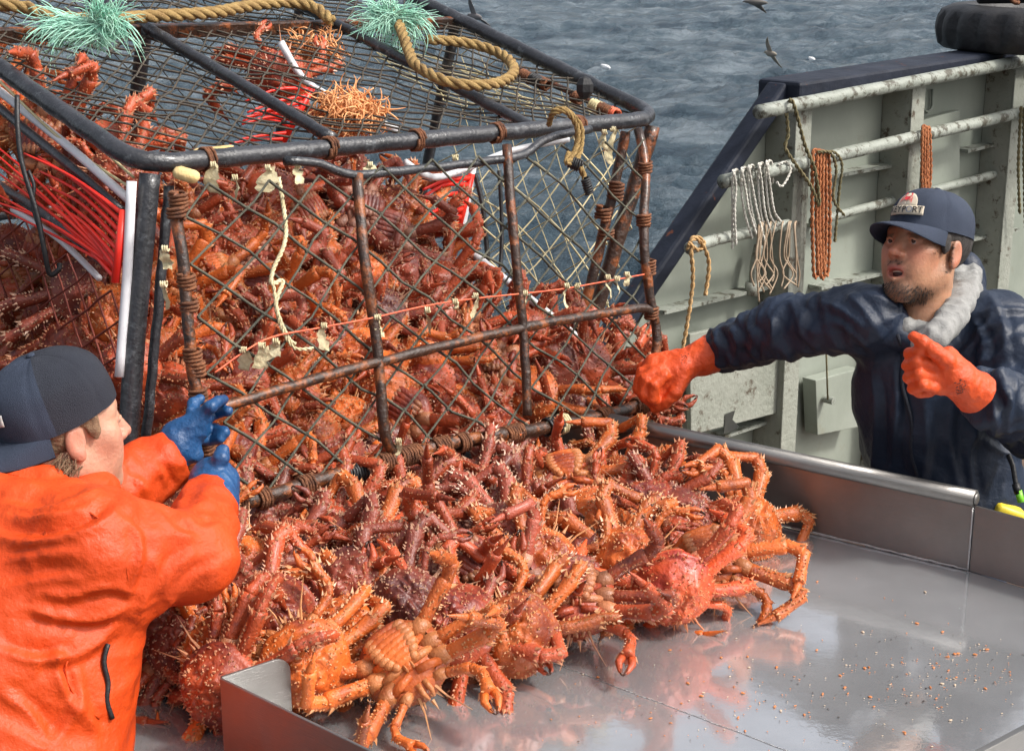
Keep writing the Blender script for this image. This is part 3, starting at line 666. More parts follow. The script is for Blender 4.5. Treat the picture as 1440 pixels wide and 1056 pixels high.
# ================================================================ CRAB POT
def CW(p): return V(p[0], p[2] * CS - p[1] * SN, CAMZ - p[2] * SN - p[1] * CS)
def cs(px, py, d): return V((px - 720) / F * d, (py - 528) / F * d, d)
TFL, TFR = cs(196, 233, 3.3), cs(928, 166, 4.4)
pb = TFR - TFL; pa = V(-.664, -.446, .6); pc = V(-.208, .881, .425).normalized()
def PT(s, t, h=0): return CW(TFL + pb * s + pa * t + pc * h)
def ontop(px, py, h=0):                # pixel -> point of the pot's top plane (h below it)
    n = pb.cross(pa); o = TFL + pc * h; r = cs(px, py, 1); return CW(r * (o.dot(n) / r.dot(n)))
def doord(px): return 1 / (.3077 - (px - 250) / 665 * (.3077 - .2381))
def dp(px, py, dd=0): return W(px, py, doord(px) + dd + (.05 if py < 260 else 0))
def leftd(px): return 3.34 + (195 - px) * .00182
POT = Thing('crab_pot', PT(.5, .8, .9), 'big black steel crab pot tipped forward with king crabs pouring out under its mesh door', 'crab pot')
def sub(parent, name, mb, mats, **k):
    o = mb.build(name, mats, **k); o.parent = parent; o.matrix_parent_inverse = parent.matrix_world.inverted() if parent.parent is None else Matrix.Translation(-POT.loc).inverted() @ Matrix.Translation(-POT.loc)
    o.matrix_parent_inverse = Matrix.Identity(4); return o
def bar(name, pts, r, m='iron', n=12, wob=.0012):
    P = resample([Vector(p) for p in pts], .03); mb = MB()
    mb.tube([p + V(rnd.uniform(-1, 1), rnd.uniform(-1, 1), rnd.uniform(-1, 1)) * wob for p in P], [r * rnd.uniform(.97, 1.03) for _ in P], n); return POT.part(name, mb, M[m])
def rc(a, c, b, r=.09):                # rounded corner points
    a, c, b = map(Vector, (a, c, b)); p = c + (a - c).normalized() * r; q = c + (b - c).normalized() * r
    return [p * (1 - t) ** 2 + c * 2 * t * (1 - t) + q * t * t for t in [k / 6 for k in range(7)]]
T1 = 1.6; top = [PT(0, T1)] + rc(PT(0, T1), PT(0, 0), PT(1, 0)) + rc(PT(0, 0), PT(1, 0), PT(1, T1)) + [PT(1, T1)]
bar('top_rail', top, .0205, n=16); bar('top_rail', [PT(0, T1), PT(1, T1)], .02)
bar('top_bar', [ontop(468, 196), ontop(468, 196) + (PT(0, 1) - PT(0, 0)) * 1.56], .0145)
bar('top_bar', [ontop(757, 184), ontop(757, 184) + (PT(0, 1) - PT(0, 0)) * 1.56], .0145)
mb = MB(); mb.beam(PT(0, .85, .015), PT(1, .85, .015), .036, .02, PT(0, 0, 1) - PT(0, 0, 0)); POT.part('cross_bar', mb, M['rust'], smooth=False, bevel=.003)
HB = .84
for s, t in ((0, T1), (1, T1), (0, .85), (1, .85), (.33, .85)): bar('post', [PT(s, t, .0), PT(s, t, HB)], .017 if s != .33 else .02)
mb = MB(); mb.tube(resample([W(211, 245, 3.33), W(190, 470, 3.34), W(176, 690, 3.36)], .03), .022, 12); POT.part('post', mb, M['iron'])
bar('post', [W(238, 262, 3.36), W(222, 440, 3.38), W(205, 620, 3.4)], .011, 'iron')
bar('post', [W(918, 178, 4.42), W(866, 345, 4.45), W(828, 470, 4.48), W(800, 600, 4.5)], .021, 'rust')
bar('post', [W(880, 186, 4.38), W(862, 270, 4.4), W(842, 352, 4.42), W(806, 500, 4.45)], .014, 'rust')
bar('bottom_rail', [PT(0, T1, HB)] + rc(PT(0, T1, HB), PT(0, 0, HB), PT(1, 0, HB)) + rc(PT(0, 0, HB), PT(1, 0, HB), PT(1, T1, HB)) + [PT(1, T1, HB)], .02)
bar('bottom_rail', [PT(0, T1, HB), PT(1, T1, HB)], .02)
for s in (.33, .66): bar('bottom_bar', [PT(s, 0, HB), PT(s, T1, HB)], .014)
bar('inner_rod', [ontop(725, 96, .02), ontop(790, 125, .025), ontop(850, 152, .03), ontop(890, 170, .035)], .009, 'rust')
# netting
def net(quad, nu, nv, r, sag=.012, seed=0, knots=True, rnoise=0.006):
    A, B, Cq, D = map(Vector, quad); mb = MB(); off = Vector((seed * 7.3, 0, 0)); nrm = (B - A).cross(D - A).normalized()
    def P(U, V_):
        u, v = U / nu, V_ / nv; p = A * (1 - u) * (1 - v) + B * u * (1 - v) + Cq * u * v + D * (1 - u) * v
        q = Vector((U * .35, V_ * .35, 0)) + off
        return p - V(0, 0, sag * 16 * u * (1 - u) * v * (1 - v)) + nrm * noise.noise(q) * sag + noise.noise_vector(q * 2.3) * rnoise
    for sgn in (1, -1):
        k0, k1 = (0, nu + nv) if sgn > 0 else (-nv, nu)
        for k in np.arange(math.floor(k0) + .5, k1, 1.0):
            u0, u1 = (max(0, k - nv), min(nu, k)) if sgn > 0 else (max(0, k), min(nu, k + nv))
            if u1 - u0 < .05: continue
            n = max(2, int((u1 - u0) * 2 + 1)); pts = []
            for i in range(n + 1):
                U = u0 + (u1 - u0) * i / n; Vv = (k - U) if sgn > 0 else (U - k); pts.append(P(U, min(max(Vv, 0), nv)))
            mb.tube(pts, r, 4, cap=False, jit=.15)
    if knots:
        for i in range(int(nu * 2) + 1):
            for j in range(int(nv * 2) + 1):
                # crossings of U+V=k+.5 and U-V=l+.5
                U, Vv = i / 2, j / 2
                if (i + j) % 2 == 1 and 0 < U < nu and 0 < Vv < nv: mb.ball(P(U, Vv), r * 1.75, 5, 3)
    return mb
def pnet(name, quad, nu, nv, r, m, **k): return POT.part(name, net(quad, nu, nv, r, **k), M[m])
pnet('top_netting', [PT(0, 0, .01), PT(1, 0, .01), PT(1, .85, .01), PT(0, .85, .01)], 25, 13, .0026, 'net_dark', sag=.02, seed=1, rnoise=.009)
pnet('top_netting', [PT(0, .85, .01), PT(1, .85, .01), PT(1, T1, .01), PT(0, T1, .01)], 25, 11, .0026, 'net_dark', sag=.02, seed=2, rnoise=.009)
pnet('side_netting', [PT(0, 0, .30), PT(0, T1, .30), PT(0, T1, HB), PT(0, 0, HB)], 17, 6, .0026, 'net_red', sag=.0, seed=3)
pnet('side_netting', [PT(1, 0, .04), PT(1, .8, .04), PT(1, .8, HB), PT(1, 0, HB)], 7, 7, .0018, 'net_pale', sag=.02, seed=4)
pnet('rear_netting', [PT(0, T1, .04), PT(1, T1, .04), PT(1, T1, HB), PT(0, T1, HB)], 14, 7, .0022, 'net_dark', sag=.01, seed=5)
pnet('bottom_netting', [PT(0, 0, HB), PT(1, 0, HB), PT(1, T1, HB), PT(0, T1, HB)], 18, 18, .0024, 'net_dark', sag=.01, seed=6)
# pale webbing of the entry tunnel
pnet('tunnel_webbing', [W(655, 245, 4.5), W(872, 205, 4.75), W(860, 470, 4.7), W(700, 400, 4.45)], 3.4, 3.2, .0026, 'net_pale', sag=.01, seed=8, knots=False)
pnet('tunnel_webbing', [ontop(640, 150, .16), ontop(850, 160, .12), ontop(560, 60, .14), ontop(520, 80, .2)], 6, 4, .002, 'net_pale', sag=.01, seed=9, knots=False)
# tunnel frames of white pipe with red finger combs
def comb(base0, base1, tips, n=9, r=.0062, br=.009):
    mb = MB(); b0, b1 = Vector(base0), Vector(base1); mb.tube([b0, b1], br, 8)
    t0, t1 = map(Vector, tips)
    for k in range(n):
        f = (k + .5) / n; a = lerp(b0, b1, f); z = lerp(t0, t1, f) + V(rnd.uniform(-1, 1), 0, rnd.uniform(-1, 1)) * .018; md = (a + z) / 2 + V(0, 0, rnd.uniform(.0, .02))
        mb.tube(spline([a, md, z], 5), [r * (1 - .55 * i / 10) for i in range(11)], 6)
    return mb
mb = MB(); mb.tube(resample(spline([W(185, 255, 3.30), W(178, 400, 3.32), W(168, 530, 3.33)], 4), .05), .0105, 8); POT.part('tunnel_frame', mb, M['whiteplastic'])
for pts, rr, m in (([(183, 283, 3.36), (110, 218, 3.45), (36, 158, 3.6), (-30, 105, 3.75)], .0095, 'whiteplastic'), ([(172, 298, 3.35), (100, 235, 3.45), (30, 178, 3.6), (-30, 128, 3.75)], .0105, 'iron'),
                   ([(150, 372, 3.45), (80, 315, 3.55), (0, 262, 3.7), (-40, 235, 3.8)], .011, 'iron'), ([(140, 392, 3.46), (75, 330, 3.56), (-5, 282, 3.7)], .007, 'whiteplastic'),
                   ([(570, 228, 4.2), (610, 250, 4.3), (668, 232, 4.5), (720, 212, 4.6), (800, 196, 4.65)], .0095, 'whiteplastic'), ([(664, 236, 4.5), (655, 290, 4.5), (645, 338, 4.5)], .012, 'whiteplastic'),
                   ([(643, 338, 4.5), (700, 385, 4.45), (760, 432, 4.4), (830, 490, 4.4)], .011, 'whiteplastic'), ([(395, 60, 4.2), (425, 110, 4.25), (470, 140, 4.2), (560, 185, 4.2)], .010, 'whiteplastic')):
    mb = MB(); mb.tube(resample(spline([W(*p) for p in pts], 5), .04), rr, 8); POT.part('tunnel_frame', mb, M[m])
POT.part('finger_comb', comb(W(174, 295, 3.31), W(162, 398, 3.32), (W(40, 205, 3.5), W(100, 330, 3.5)), 8, .0055), M['redplastic'])
POT.part('finger_comb', comb(W(165, 380, 3.34), W(150, 360, 3.36), (W(-10, 300, 3.6), W(-10, 190, 3.6)), 7, .0045), M['redplastic'])
POT.part('finger_comb', comb(W(663, 245, 4.49), W(642, 332, 4.49), (W(600, 262, 4.35), W(585, 352, 4.35)), 8, .0085, .010), M['redplastic'])
POT.part('finger_comb', comb(W(440, 122, 4.15), W(398, 200, 4.15), (W(355, 150, 4.05), W(330, 195, 4.05)), 9, .0055), M['redplastic'])
# bait cords and hanging strap on the left side
for pts, r_, m in (([(0, 115, 3.62), (90, 200, 3.48), (186, 266, 3.36)], .0032, 'net_pale'), ([(30, 112, 3.6), (110, 180, 3.48), (188, 250, 3.36)], .0032, 'net_pale'),
                   ([(24, 135, 3.48), (25, 180, 3.46), (31, 230, 3.46), (52, 300, 3.46), (62, 350, 3.46), (70, 385, 3.48), (82, 380, 3.48), (84, 370, 3.48)], .006, 'black'),
                   ([(40, 240, 3.46), (48, 262, 3.46), (46, 290, 3.46), (58, 330, 3.46)], .004, 'black'), ([(668, 245, 4.5), (680, 300, 4.5), (690, 420, 4.5)], .007, 'black'), ([(700, 420, 4.45), (706, 330, 4.5), (702, 240, 4.5)], .006, 'black')):
    mb = MB(); mb.tube(spline([W(*p) for p in pts], 6), r_, 6); POT.part('cord', mb, M[m])

# ---- the door: hangs from the top rail, its bottom bar resting on the crabs
DOOR = bar('door', rc(dp(246, 300), dp(330, 712), dp(560, 642), .05) + [dp(560, 642), dp(640, 622), dp(760, 603), dp(850, 585), dp(912, 566)], .0165, 'rust')
def dbar(name, pts, r, m='rust'):
    P = resample([Vector(p) for p in pts], .03); mb = MB(); mb.tube([p + V(rnd.uniform(-1, 1), rnd.uniform(-1, 1), rnd.uniform(-1, 1)) * .0012 for p in P], [r * rnd.uniform(.95, 1.05) for _ in P], 10)
    return sub(DOOR, name, mb, M[m])
dbar('door_side', [dp(243, 270, .02), dp(258, 370), dp(270, 520), dp(290, 600), dp(300, 690), dp(330, 712)], .0125)
dbar('door_side', spline([dp(898, 182, .05), dp(908, 240), dp(905, 330), dp(914, 420), dp(924, 470), dp(916, 566)], 4), .0125)
dbar('door_bar', spline([dp(296, 578, -.01), dp(400, 546, -.02), dp(560, 502, -.02), dp(740, 460, -.02), dp(880, 436, -.02), dp(914, 436, -.01), dp(922, 455, 0)], 4), .0118)
dbar('door_bar', spline([dp(400, 226, .0), dp(450, 230, -.01), dp(490, 246, -.02), dp(540, 243, -.02), dp(680, 228, -.02), dp(735, 218, -.02), dp(770, 195, .0), dp(830, 182, .03)], 4), .0105, 'iron')
dbar('door_bar', spline([dp(502, 246, -.02), dp(512, 360, -.02), dp(530, 480, -.02), dp(540, 600, -.02), dp(550, 632, -.01), dp(572, 640)], 4), .0125)
dbar('door_bar', spline([dp(712, 205, -.02), dp(722, 330, -.02), dp(736, 470, -.02), dp(742, 585, -.02)], 4), .0115)
q = [dp(250, 262, -.0), dp(905, 195, .0), dp(914, 566, .0), dp(330, 708, .0)]
sub(DOOR, 'netting', net(q, 9.5, 6.0, .0032, sag=.012, seed=12, rnoise=.020), M['net'])
# lashings
for (px, py, dd, n_, m, rr) in [(330, 712, 0, 6, 'lash', .018), (370, 700, 0, 4, 'lash', .018), (430, 682, 0, 5, 'lash', .018), (500, 664, 0, 7, 'black', .018), (540, 650, 0, 5, 'lash', .018), (575, 640, 0, 8, 'lash', .018), (620, 628, 0, 6, 'lash', .018), (650, 622, 0, 4, 'lash', .018), (720, 610, 0, 7, 'lash', .018), (780, 598, 0, 8, 'black', .018), (790, 596, 0, 3, 'net_pale', .02), (850, 585, 0, 5, 'lash', .018), (900, 570, 0, 6, 'lash', .018)]:
    mb = MB(); wrap(mb, dp(px, py), dp(px + 20, py - 5) - dp(px, py), rr, n_, .004, None); sub(DOOR, 'lashing', mb, M[m])
for (px, py, n_) in [(262, 395, 4), (266, 430, 3), (271, 500, 4), (276, 518, 4), (279, 560, 5), (290, 630, 5), (251, 283, 5), (248, 300, 3), (912, 375, 5), (905, 310, 4), (907, 236, 4), (916, 440, 4)]:
    mb = MB(); wrap(mb, dp(px, py), V(0, 0, 1), .014, n_, .004); sub(DOOR, 'lashing', mb, M['lash'])
for s_ in (.10, .3, .46, .62, .80):
    mb = MB(); wrap(mb, PT(s_, 0), PT(1, 0) - PT(0, 0), .021, 3, .004); sub(DOOR, 'lashing', mb, M['lash'])
mb = MB(); mb.tube(spline([dp(302, 524, -.03), dp(372, 478, -.03), dp(445, 462, -.03), dp(520, 448, -.03), dp(600, 430, -.03), dp(668, 420, -.03), dp(780, 408, -.03), dp(840, 398, -.03), dp(906, 386, -.03)], 6), .0021, 5); sub(DOOR, 'elastic_cord', mb, M['cord_red'])
def rag(p, L, wd, seed):
    mb = MB(); rg = random.Random(seed); vs = []; p = Vector(p); n = 7; a0 = rg.uniform(0, 3); u = V(math.cos(a0), math.sin(a0) * .6, 0)
    for i in range(n + 1):
        t = i / n; w_ = wd * (.35 + .9 * math.sin(t * 2.6)) * rg.uniform(.7, 1.25)
        c = p + V(rg.uniform(-1, 1) * .003 + math.sin(t * 4 + seed) * L * .12, rg.uniform(-1, 1) * .004, -t * L)
        for k in (-1, -.3, .4, 1): vs.append(c + u * (k * w_ / 2) + V(0, rg.uniform(-1, 1) * .004, rg.uniform(-1, 1) * .003))
    vs += [v + V(0, .0025, 0) for v in vs]; N = (n + 1) * 4
    fs = [(i * 4 + k, i * 4 + k + 1, i * 4 + 5 + k, i * 4 + 4 + k) for i in range(n) for k in range(3)]
    fs += [tuple(N + j for j in reversed(f)) for f in fs]; mb.add(vs, fs); wrap(mb, p, V(1, 0, 0), .004, 3, .0022); return mb
for i, (px, py, L, wd) in enumerate([(342, 492, .045, .03), (368, 486, .05, .03), (388, 480, .035, .02), (455, 458, .055, .02), (531, 446, .045, .018), (601, 436, .055, .026), (640, 424, .02, .014), (668, 416, .05, .018), (738, 412, .03, .015), (797, 402, .055, .026), (812, 402, .03, .015), (855, 390, .06, .02), (868, 392, .055, .022), (882, 386, .03, .02), (377, 236, .05, .035), (300, 232, .06, .03), (420, 232, .04, .03), (640, 222, .04, .035), (520, 232, .03, .03), (330, 250, .05, .014), (560, 620, .03, .02), (862, 182, .09, .02), (850, 186, .05, .015), (232, 350, .04, .02), (230, 400, .05, .02)]):
    sub(DOOR, 'rag', rag(dp(px, py, -.035 if py > 300 else .0), L, wd, i), M['rag'])
# twisted cord hanging inside the door
mb = MB(); rope(mb, [dp(392, 250, .0), dp(402, 330, -.01), dp(384, 380, -.02), dp(382, 400, -.02), dp(398, 395, -.02), dp(388, 430, -.02), dp(405, 475, -.02), dp(415, 484, -.02)], .005, 0, 3, n=4); rope(mb, [dp(384, 395, -.02), dp(392, 450, -.02), dp(412, 488, -.02), dp(440, 490, -.02)], .004, 0, 2, n=4)
sub(DOOR, 'tie_cord', mb, M['rag'])
# rope knot over the front rail
mb = MB()
for k in range(2): rope(mb, [dp(772, 176, .02), dp(778, 160 - k * 3, -.03), dp(795, 157 - k * 2, -.06), dp(810 + k * 5, 175, -.06), dp(812 + k * 6, 200, -.05), dp(804 + k * 8, 222, -.05), dp(796 + k * 4, 230, -.05), dp(800, 215, -.04)], .0075, 0, 3, n=4)
rope(mb, [dp(806, 226, -.05), dp(818, 240, -.05), dp(822, 250, -.05), dp(826, 262, -.05)], .008, 0, 3, n=4)
POT.part('tie_rope', mb, M['manila']); mb = MB(); wrap(mb, dp(809, 231, -.05), V(1, 0, -.5), .012, 5, .003); wrap(mb, dp(826, 262, -.05), V(.3, 0, -1), .008, 7, .003); POT.part('tape', mb, M['black'])
mb = MB(); mb.box(dp(262, 246, .03), (.055, .04, .026), Matrix.Rotation(.3, 3, 'Y')); o = POT.part('foam_block', mb, M['yellowfoam'], bevel=.012)
mb = MB(); mb.box(ontop(300, 214, .01), (.09, .04, .02), Matrix.Rotation(-.1, 3, 'Y')); POT.part('foam_block', mb, M['yellowfoam'], bevel=.008)
mb = MB(); mb.ball(ontop(822, 124, -.03), (.025, .02, .032), 7, 5); POT.part('tape_knob', mb, M['black'], smooth=False)
for (px, py, n_, m) in ((739, 108, 5, 'lash'), (752, 113, 8, 'black'), (764, 118, 5, 'lash'), (812, 138, 4, 'lash'), (852, 156, 6, 'lash'), (862, 160, 4, 'cord_red'), (838, 150, 4, 'net_pale')):
    mb = MB(); wrap(mb, ontop(px, py, .025), PT(0, 1) - PT(0, 0), .012, n_, .004); POT.part('lashing', mb, M[m])
for s_, t_ in ((.0, .0), (1, .02)): pass
for (px, py, n_) in ((866, 268, 5), (848, 300, 4), (852, 330, 3)):
    mb = MB(); wrap(mb, W(px, py, 4.39), V(.1, 0, 1), .016, n_, .005); POT.part('lashing', mb, M['lash'])

# ---- thick bridle rope with frayed teal ends, lying over the pot
RT = Thing('bridle_rope', ontop(300, 20), 'thick tan rope with frayed teal ends lying across the top of the crab pot', 'rope')
mb = MB(); h = -.035
rope(mb, [ontop(-60, -5, h), ontop(0, 6, h), ontop(40, 12, h), ontop(75, 24, h), ontop(140, 28, h), ontop(200, 24, h), ontop(300, 18, h), ontop(350, 9, h), ontop(400, 4, h), ontop(440, 10, h), ontop(466, 30, h + .01)], .0165, 0, 3, n=7)
rope(mb, [ontop(555, 18, h - .02), ontop(565, 45, h - .02), ontop(576, 75, h), ontop(585, 92, h), ontop(620, 112, h), ontop(660, 120, h), ontop(700, 117, h), ontop(722, 103, h), ontop(716, 85, h), ontop(690, 70, h), ontop(650, 60, h), ontop(600, 56, h)], .0145, 0, 3, n=7)
RT.part('strand', mb, M['manila'])
def fray(c, n, L, seed, sweep=(0, 0)):
    mb = MB(); rg = random.Random(seed); c = Vector(c); clumps = []
    for k in range(9): a = rg.uniform(0, 6.28); clumps.append((a, rg.uniform(.5, 1.1), rg.uniform(-.8, .8)))
    for k in range(n):
        a, ll, cv = rg.choice(clumps); a += rg.gauss(0, .22); d = camdir(math.cos(a) + sweep[0], math.sin(a) * .6 + sweep[1], rg.uniform(0, .5)).normalized(); l = L * ll * rg.uniform(.6, 1.15)
        P = [c + camdir(rg.gauss(0, 1), rg.gauss(0, 1) * .6, rg.uniform(0, .5)) * L * .16]; nrm = TOCAM
        for j in range(6):
            d = (Matrix.Rotation(cv * .45 + rg.gauss(0, .16), 3, nrm) @ d); d = (d + camdir(0, -.10 - .04 * j, -.02)).normalized(); P.append(P[-1] + d * l / 6)
        mb.tube(spline(P, 2), [.0019] * 5 + [.0017, .0016, .0014, .0013, .0011, .001, .0008, .0005], 3, cap=False)
    return mb
RT.part('frayed_end', fray(ontop(140, 36, h - .015), 330, .115, 1), M['teal']); RT.part('frayed_end', fray(ontop(105, 36, h - .0), 120, .12, 3, (-1.2, -.2)), M['teal']); RT.part('frayed_end', fray(ontop(553, 26, h - .03), 330, .12, 2), M['teal'])

# ---- basket stars: tangles of thin orange arms
def star(c, r, n, seed, label):
    mb = MB(); rg = random.Random(seed); c = Vector(c)
    for k in range(n):
        d = V(rg.gauss(0, 1), rg.gauss(0, 1), rg.gauss(0, 1)).normalized(); p = c + V(d.x * r[0], d.y * r[1], d.z * r[2]) * rg.uniform(.35, .95); q = V(rg.gauss(0, 1), rg.gauss(0, 1), rg.gauss(0, 1)).normalized(); P = [p]
        ax_ = V(rg.gauss(0, 1), rg.gauss(0, 1), rg.gauss(0, 1)).normalized()
        for j in range(9): q = Matrix.Rotation(rg.uniform(.2, .75), 3, ax_) @ q; P.append(P[-1] + q * .008)
        mb.tube(P, [.0027, .0026, .0025, .0024, .0022, .002, .0018, .0015, .0012, .0008], 4, cap=False)
    tag(mb.build('basket_star', M['orangestar'], origin=tuple(c)), label, 'basket star')
star(ontop(491, 163, .05), (.09, .08, .052), 620, 5, 'larger orange basket star tangled in the middle of the top netting')
star(ontop(440, 68, .05), (.08, .07, .03), 240, 6, 'smaller flatter orange basket star near the pot cross bar')

# ================================================================ WHERE THE CRABS LIE
def outer_d(px, py):                  # depth of the heap's face in front of the door
    cy = np.interp(px, [180, 330, 560, 760, 912, 1000, 1110], [760, 715, 640, 602, 570, 650, 690]); dc = doord(min(px, 912)) - .02
    fy = np.interp(px, [180, 300, 540, 700, 870, 985, 1100], [985, 985, 1000, 925, 885, 860, 790]); df = (CAMZ - TZ - .05) / (SN + (fy - 528) / F * CS) - .02
    if px > 912: dc = lerp(4.2, 3.85, min(1, (px - 912) / 190))
    if px < 330: dc = 3.22
    t = (py - cy) / max(20, fy - cy); return lerp(dc, df, min(1.05, max(-.2, t))) + .27 * max(0, 1 - 1.6 * abs(t)) - .05 * math.sin(math.pi * min(1, max(0, t)))
def inner_d(px, py):
    bot = np.interp(px, [200, 330, 560, 760, 912], [720, 712, 642, 603, 570]); t = (bot - py) / 420
    return doord(px) + .22 + .60 * max(0, t) ** 1.2
HERO = [
 # px, py, dd, up(camera xyz), forward, proto, mats, label
 (1052, 738, 0, (.35, .45, .8), (-.8, .5, 0), 0, 0, 'brown orange king crab at the right tip of the heap, legs raised'),
 (962, 735, 0, (.25, .25, .9), (-.6, -.5, .3), 2, 2, 'pale brown king crab just left of the rightmost crab'),
 (722, 888, -.02, (-.1, .35, .9), (-.5, .7, 0), 6, 0, 'king crab with pale spiky rim at the front edge of the heap'),
 (572, 938, .0, (.1, -.5, -.85), (.6, -.7, .3), 6, 0, 'bright orange king crab on its back with folded legs, nearest to the camera'),
 (638, 588, .02, (.15, .5, .85), (.2, .8, 0), 9, 1, 'king crab with pinkish bumpy shell behind the mesh left of the middle door bar'),
 (712, 668, 0, (.1, .55, .8), (-.7, .3, 0), 2, 2, 'purple king crab directly under the middle of the door bottom bar'),
 (885, 622, 0, (.1, .55, .85), (.7, .4, 0), 5, 1, 'rosy king crab just below the orange gloved hand'),
 (810, 575, .02, (.2, .6, .8), (.6, .6, 0), 3, 2, 'dull pink king crab pressed behind the lower right corner of the door'),
 (235, 552, 0, (-.2, .2, .95), (.2, .9, 0), 6, 1, 'king crab showing its curled tail beside the left door post above the blue gloves'),
 (290, 838, 0, (0, .35, .95), (-.5, .8, 0), 2, 2, 'dark brown king crab half hidden by the orange sleeve'),
 (215, 868, .02, (-.3, .2, .9), (0, -.8, 0), 0, 2, 'tan king crab squeezed against the orange jacket'),
 (428, 925, -.02, (.3, .2, .9), (-.3, .9, 0), 6, 0, 'brownish king crab behind the steel side flange'),
 (305, 962, 0, (-.5, -.1, .85), (-.6, .3, .2), 6, 1, 'small reddish king crab touching the tray in the left front corner'),
 (948, 832, -.03, (.1, -.4, .9), (.3, -.9, .2), 6, 3, 'scarlet red king crab in a tight ball at the right front of the heap'),
 (1000, 795, 0, (.1, -.45, -.8), (.3, -.9, .3), 0, 0, 'pale orange king crab on its back behind the scarlet ball crab'),
 (400, 800, 0, (-.3, .6, .7), (.6, -.5, .3), 0, 2, 'mauve king crab with pale folded legs right of the orange sleeve'),
 (808, 850, -.02, (0, -.55, -.7), (.1, -.8, .6), 6, 1, 'king crab on its back with its mouth facing the tray in the front row'),
 (838, 735, -.04, (.1, .45, .9), (-.2, -.9, 0), 2, 0, 'king crab with ribbed pink tail and a smear of yellow roe'),
 (800, 680, -.03, (.1, -.7, -.6), (.2, -.95, .1), 0, 0, 'orange king crab with a fan of folded legs left of the roe smeared crab'),
 (470, 648, 0, (.1, .5, .85), (-.7, .5, 0), 3, 2, 'dull red king crab under the lower left corner of the door mesh'),
 (410, 560, 0, (.1, .4, .9), (.8, .3, 0), 9, 0, 'orange king crab behind the mesh just right of the upper blue glove'),
 (500, 825, -.02, (0, .4, .9), (.7, -.6, 0), 5, 2, 'mauve spiny king crab in the middle of the front slope'),
 (650, 810, -.02, (0, -.4, -.9), (-.7, -.6, .2), 7, 1, 'orange red king crab on its back in the middle of the front slope'),
 (560, 720, -.02, (.1, .5, .8), (-.9, .1, 0), 9, 1, 'red king crab with long purple legs below the middle of the door'),
 (320, 300, .12, (.1, .5, .8), (.6, .5, 0), 1, 1, 'red king crab at the top left of the pot behind the door mesh'),
 (322, 925, .05, (.2, .5, .85), (.9, .2, 0), 5, 0, 'tan orange king crab just left of the steel side flange'),
 (640, 880, -.02, (-.2, .5, .85), (-.6, -.6, 0), 9, 1, 'dark red king crab left of the pale spiky rimmed crab in the front row'),
 (486, 893, .06, (.1, .55, .8), (-.8, .5, 0), 5, 0, 'orange king crab above the steel side flange tip with back up'),
 (890, 790, -.02, (.1, .5, .85), (.8, .4, 0), 9, 0, 'orange king crab between the scarlet crab and the roe smear'),
 (690, 270, 9, (0, 0, 1), (0, 1, 0), 0, 0, ''),
]
hid = []
def place(px, py, d, up, fw, k, mi, label, group=None, sc=1.):
    return crab(W(px, py, d), orient(camdir(*up), camdir(*fw)), k, mi, label, group, sc)
for px, py, dd, up, fw, k, mi, lb in HERO:
    if dd > 5: continue
    inner = py < np.interp(px, [200, 330, 560, 760, 912], [740, 712, 642, 603, 570]) and px < 915 and 'roe' not in lb
    d = (inner_d if inner else outer_d)(px, py) + dd - .03; place(px, py, d, up, fw, k, mi, lb); hid.append((px, py))
def inside(p, poly):
    x, y = p; c = False
    for (x0, y0), (x1, y1) in zip(poly, poly[1:] + poly[:1]):
        if (y0 > y) != (y1 > y) and x < (x1 - x0) * (y - y0) / (y1 - y0) + x0: c = not c
    return c
def fill(poly, depth, gap, layer, seed, label, group, poses, mats, mx=90, avoid=None):
    rg = random.Random(seed); pts = list(avoid or []); out = 0; xs = [p[0] for p in poly]; ys = [p[1] for p in poly]
    for _ in range(4000):
        p = (rg.uniform(min(xs), max(xs)), rg.uniform(min(ys), max(ys)))
        if not inside(p, poly) or any((p[0] - q[0]) ** 2 + (p[1] - q[1]) ** 2 < gap * gap for q in pts): continue
        pts.append(p); a = rg.uniform(0, 6.28); flip = rg.random() < .30
        up = (rg.uniform(-.6, .6), rg.uniform(-.2, .7), 1) if not flip else (rg.uniform(-.6, .6), rg.uniform(-.8, .3), -1)
        place(p[0], p[1], depth(*p) + layer + rg.uniform(-.03, .03), up, (math.cos(a), math.sin(a), rg.uniform(-.3, .3)), rg.choice(poses), rg.choice(mats), label, group, rg.uniform(.86, 1.05)); out += 1
        if out >= mx: break
    return pts
OUT = [(330, 785), (560, 728), (760, 692), (880, 662), (930, 700), (990, 700), (1020, 770), (960, 800), (870, 830), (770, 870), (650, 890), (560, 930), (480, 920), (430, 940), (300, 930), (220, 945), (200, 870), (250, 800), (330, 790)]
INN = [(245, 290), (380, 275), (570, 290), (590, 360), (630, 430), (730, 465), (840, 520), (880, 550), (760, 590), (560, 630), (330, 700), (265, 690), (215, 560)]
G1, G2, G3 = 'crabs heaped on the tray in front of the pot', 'crabs packed inside the pot behind the door', 'crabs along the left side of the pot'
L1, L2, L3 = 'spiny orange red king crab tangled in the heap on the tray', 'spiny red orange king crab packed inside the pot behind the mesh door', 'spiny red king crab inside the left side netting of the pot'
for px, py, fw, k, mi in ((385, 745, (.8, .5, 0), 5, 2), (455, 745, (-.6, .7, 0), 0, 1), (530, 775, (.9, -.2, 0), 9, 0), (600, 765, (.2, -.9, 0), 5, 1), (385, 865, (-.7, -.6, 0), 0, 1), (705, 755, (-.9, .3, 0), 9, 2), (765, 790, (.5, .8, 0), 5, 0), (575, 850, (.7, .6, 0), 0, 2), (340, 800, (.3, .9, 0), 9, 0), (905, 715, (-.4, .8, 0), 5, 1)):
    place(px, py, outer_d(px, py) - .035, (rnd.uniform(-.3, .3), .5, .85), fw, k, mi, L1, G1); hid.append((px, py))
